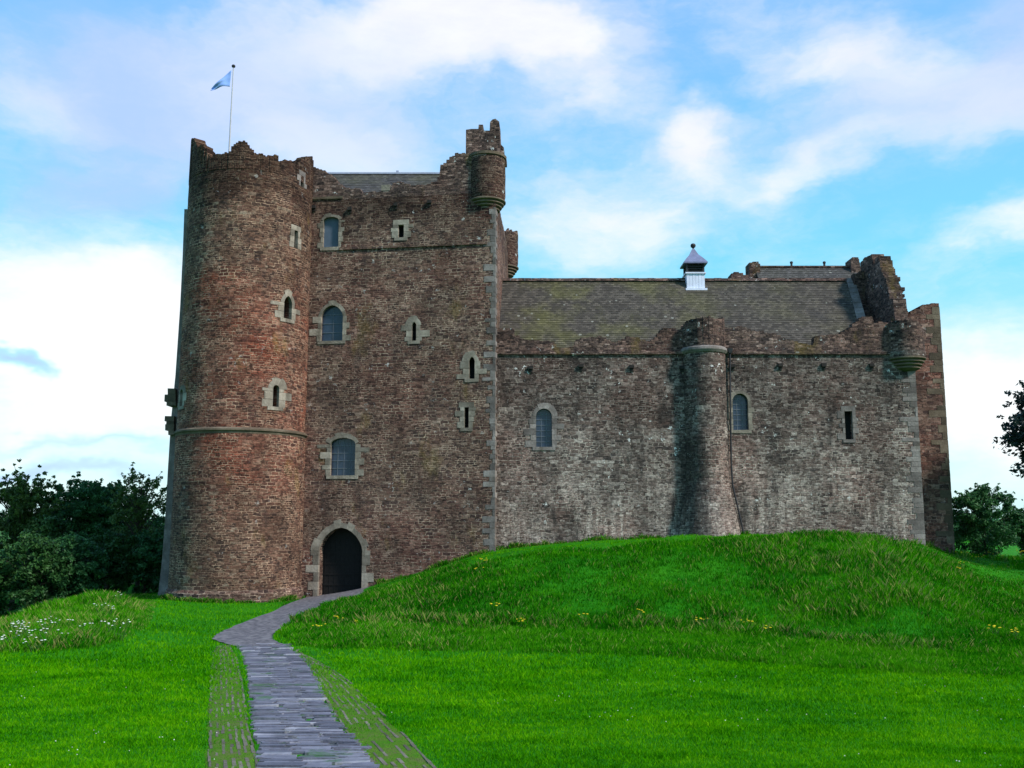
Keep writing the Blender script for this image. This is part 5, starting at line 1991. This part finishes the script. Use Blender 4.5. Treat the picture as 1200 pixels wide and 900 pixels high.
def flower_plant(name, p, h, mat, r_, label, cat, group, heads=9, spread=0.25, head_r=0.06):
    root = empty(name, p)
    tag(root, label, cat, group)
    st = MB()
    for i in range(heads):
        a = r_.uniform(0, 6.28)
        d = spread * math.sqrt(r_.random())
        hh = h * r_.uniform(0.75, 1.1)
        tip = Vector((p.x + d * math.cos(a), p.y + d * math.sin(a), p.z + hh))
        st.tube([p + Vector((0.2 * d * math.cos(a), 0.2 * d * math.sin(a), -0.05)), p.lerp(tip, 0.5), tip], [0.010, 0.008, 0.006], 4)
        for k in range(2):
            q = p.lerp(tip, r_.uniform(0.2, 0.8))
            b = r_.uniform(0, 6.28)
            v = Vector((math.cos(b), math.sin(b), 0.3)) * r_.uniform(0.08, 0.18)
            s_ = Vector((-math.sin(b), math.cos(b), 0)) * 0.02
            st.add([q, q + v * 0.5 + s_, q + v, q + v * 0.5 - s_], [(0, 1, 2, 3)])
        fl = MB()
        rr = head_r * r_.uniform(0.7, 1.2)
        rings = []
        for (q, dz) in ((0.25, -0.3), (0.9, -0.05), (0.95, 0.1), (0.45, 0.32)):
            rings.append([(tip.x + rr * q * math.cos(t) * r_.uniform(0.7, 1.25), tip.y + rr * q * math.sin(t) * r_.uniform(0.7, 1.25), tip.z + rr * dz)
                          for t in [2 * math.pi * k / 9 for k in range(9)]])
        fl.loft(rings)
        fl.build('flower_head', mat, root)
    st.build('stem', M_STEM, root)


def build_flowers():
    rr = random.Random(3)
    yellow = [(395, 731, 'yellow flowering weed beside the bend of the path'), (423, 737, 'yellow flowering weed at the mound foot, second from the path'),
              (374, 741, 'yellow flowering weed closest to the path edge'), (612, 735, 'yellow flowering weed at the mound foot below the gatehouse corner'),
              (582, 718, 'yellow flowering weed halfway up the mound below the gatehouse corner'), (683, 731, 'bright yellow weed at the mound foot below the hall window'),
              (753, 728, 'bright yellow weed alone on the dark slope of the mound'), (567, 664, 'yellow weed high on the mound by the gatehouse corner'),
              (562, 673, 'pale yellow weed just under the one by the gatehouse corner'), (822, 738, 'small yellow weed at the mound foot below the wall turret'),
              (876, 740, 'small yellow weed at the mound foot right of the wall turret'), (903, 745, 'orange yellow weed low on the mound, third right of the turret'),
              (1168, 748, 'yellow weed at the far right foot of the mound'), (1192, 752, 'yellow weed at the right edge of the photo'),
              (1122, 672, 'yellow weed behind the mound spur near the rear tower'), (1130, 667, 'yellow weed on the lawn right of the rear tower')]
    for (px, py, lab) in yellow:
        p = ground_at(px, py)
        flower_plant('ragwort_plant', p, rr.uniform(0.26, 0.42), M_YEL, rr, lab, 'wildflower', 'yellow wildflowers on the mound', heads=rr.randint(4, 7), spread=0.26, head_r=0.05)
    for i in range(5):
        p = ground_at(1128 + i * 17, 656 + (i % 2) * 3)
        flower_plant('ragwort_plant', p, rr.uniform(0.4, 0.8), M_YEL, rr, 'yellow wildflower in the row before the dark right hand bushes', 'wildflower',
                     'yellow wildflowers before the right bushes', heads=7, spread=0.5, head_r=0.05)
    for i in range(26):
        if i < 17:
            px, py = rr.uniform(-6, 90), rr.uniform(742, 764)
        else:
            px, py = rr.uniform(60, 150), rr.uniform(706, 752)
        p = ground_at(px, py)
        flower_plant('umbel_plant', p, rr.uniform(0.35, 0.62), M_WHT, rr, 'white flowered plant standing in the long grass of the left bank', 'wildflower',
                     'white wildflowers on the left bank', heads=rr.randint(3, 6), spread=0.32, head_r=0.036)


build_flowers()
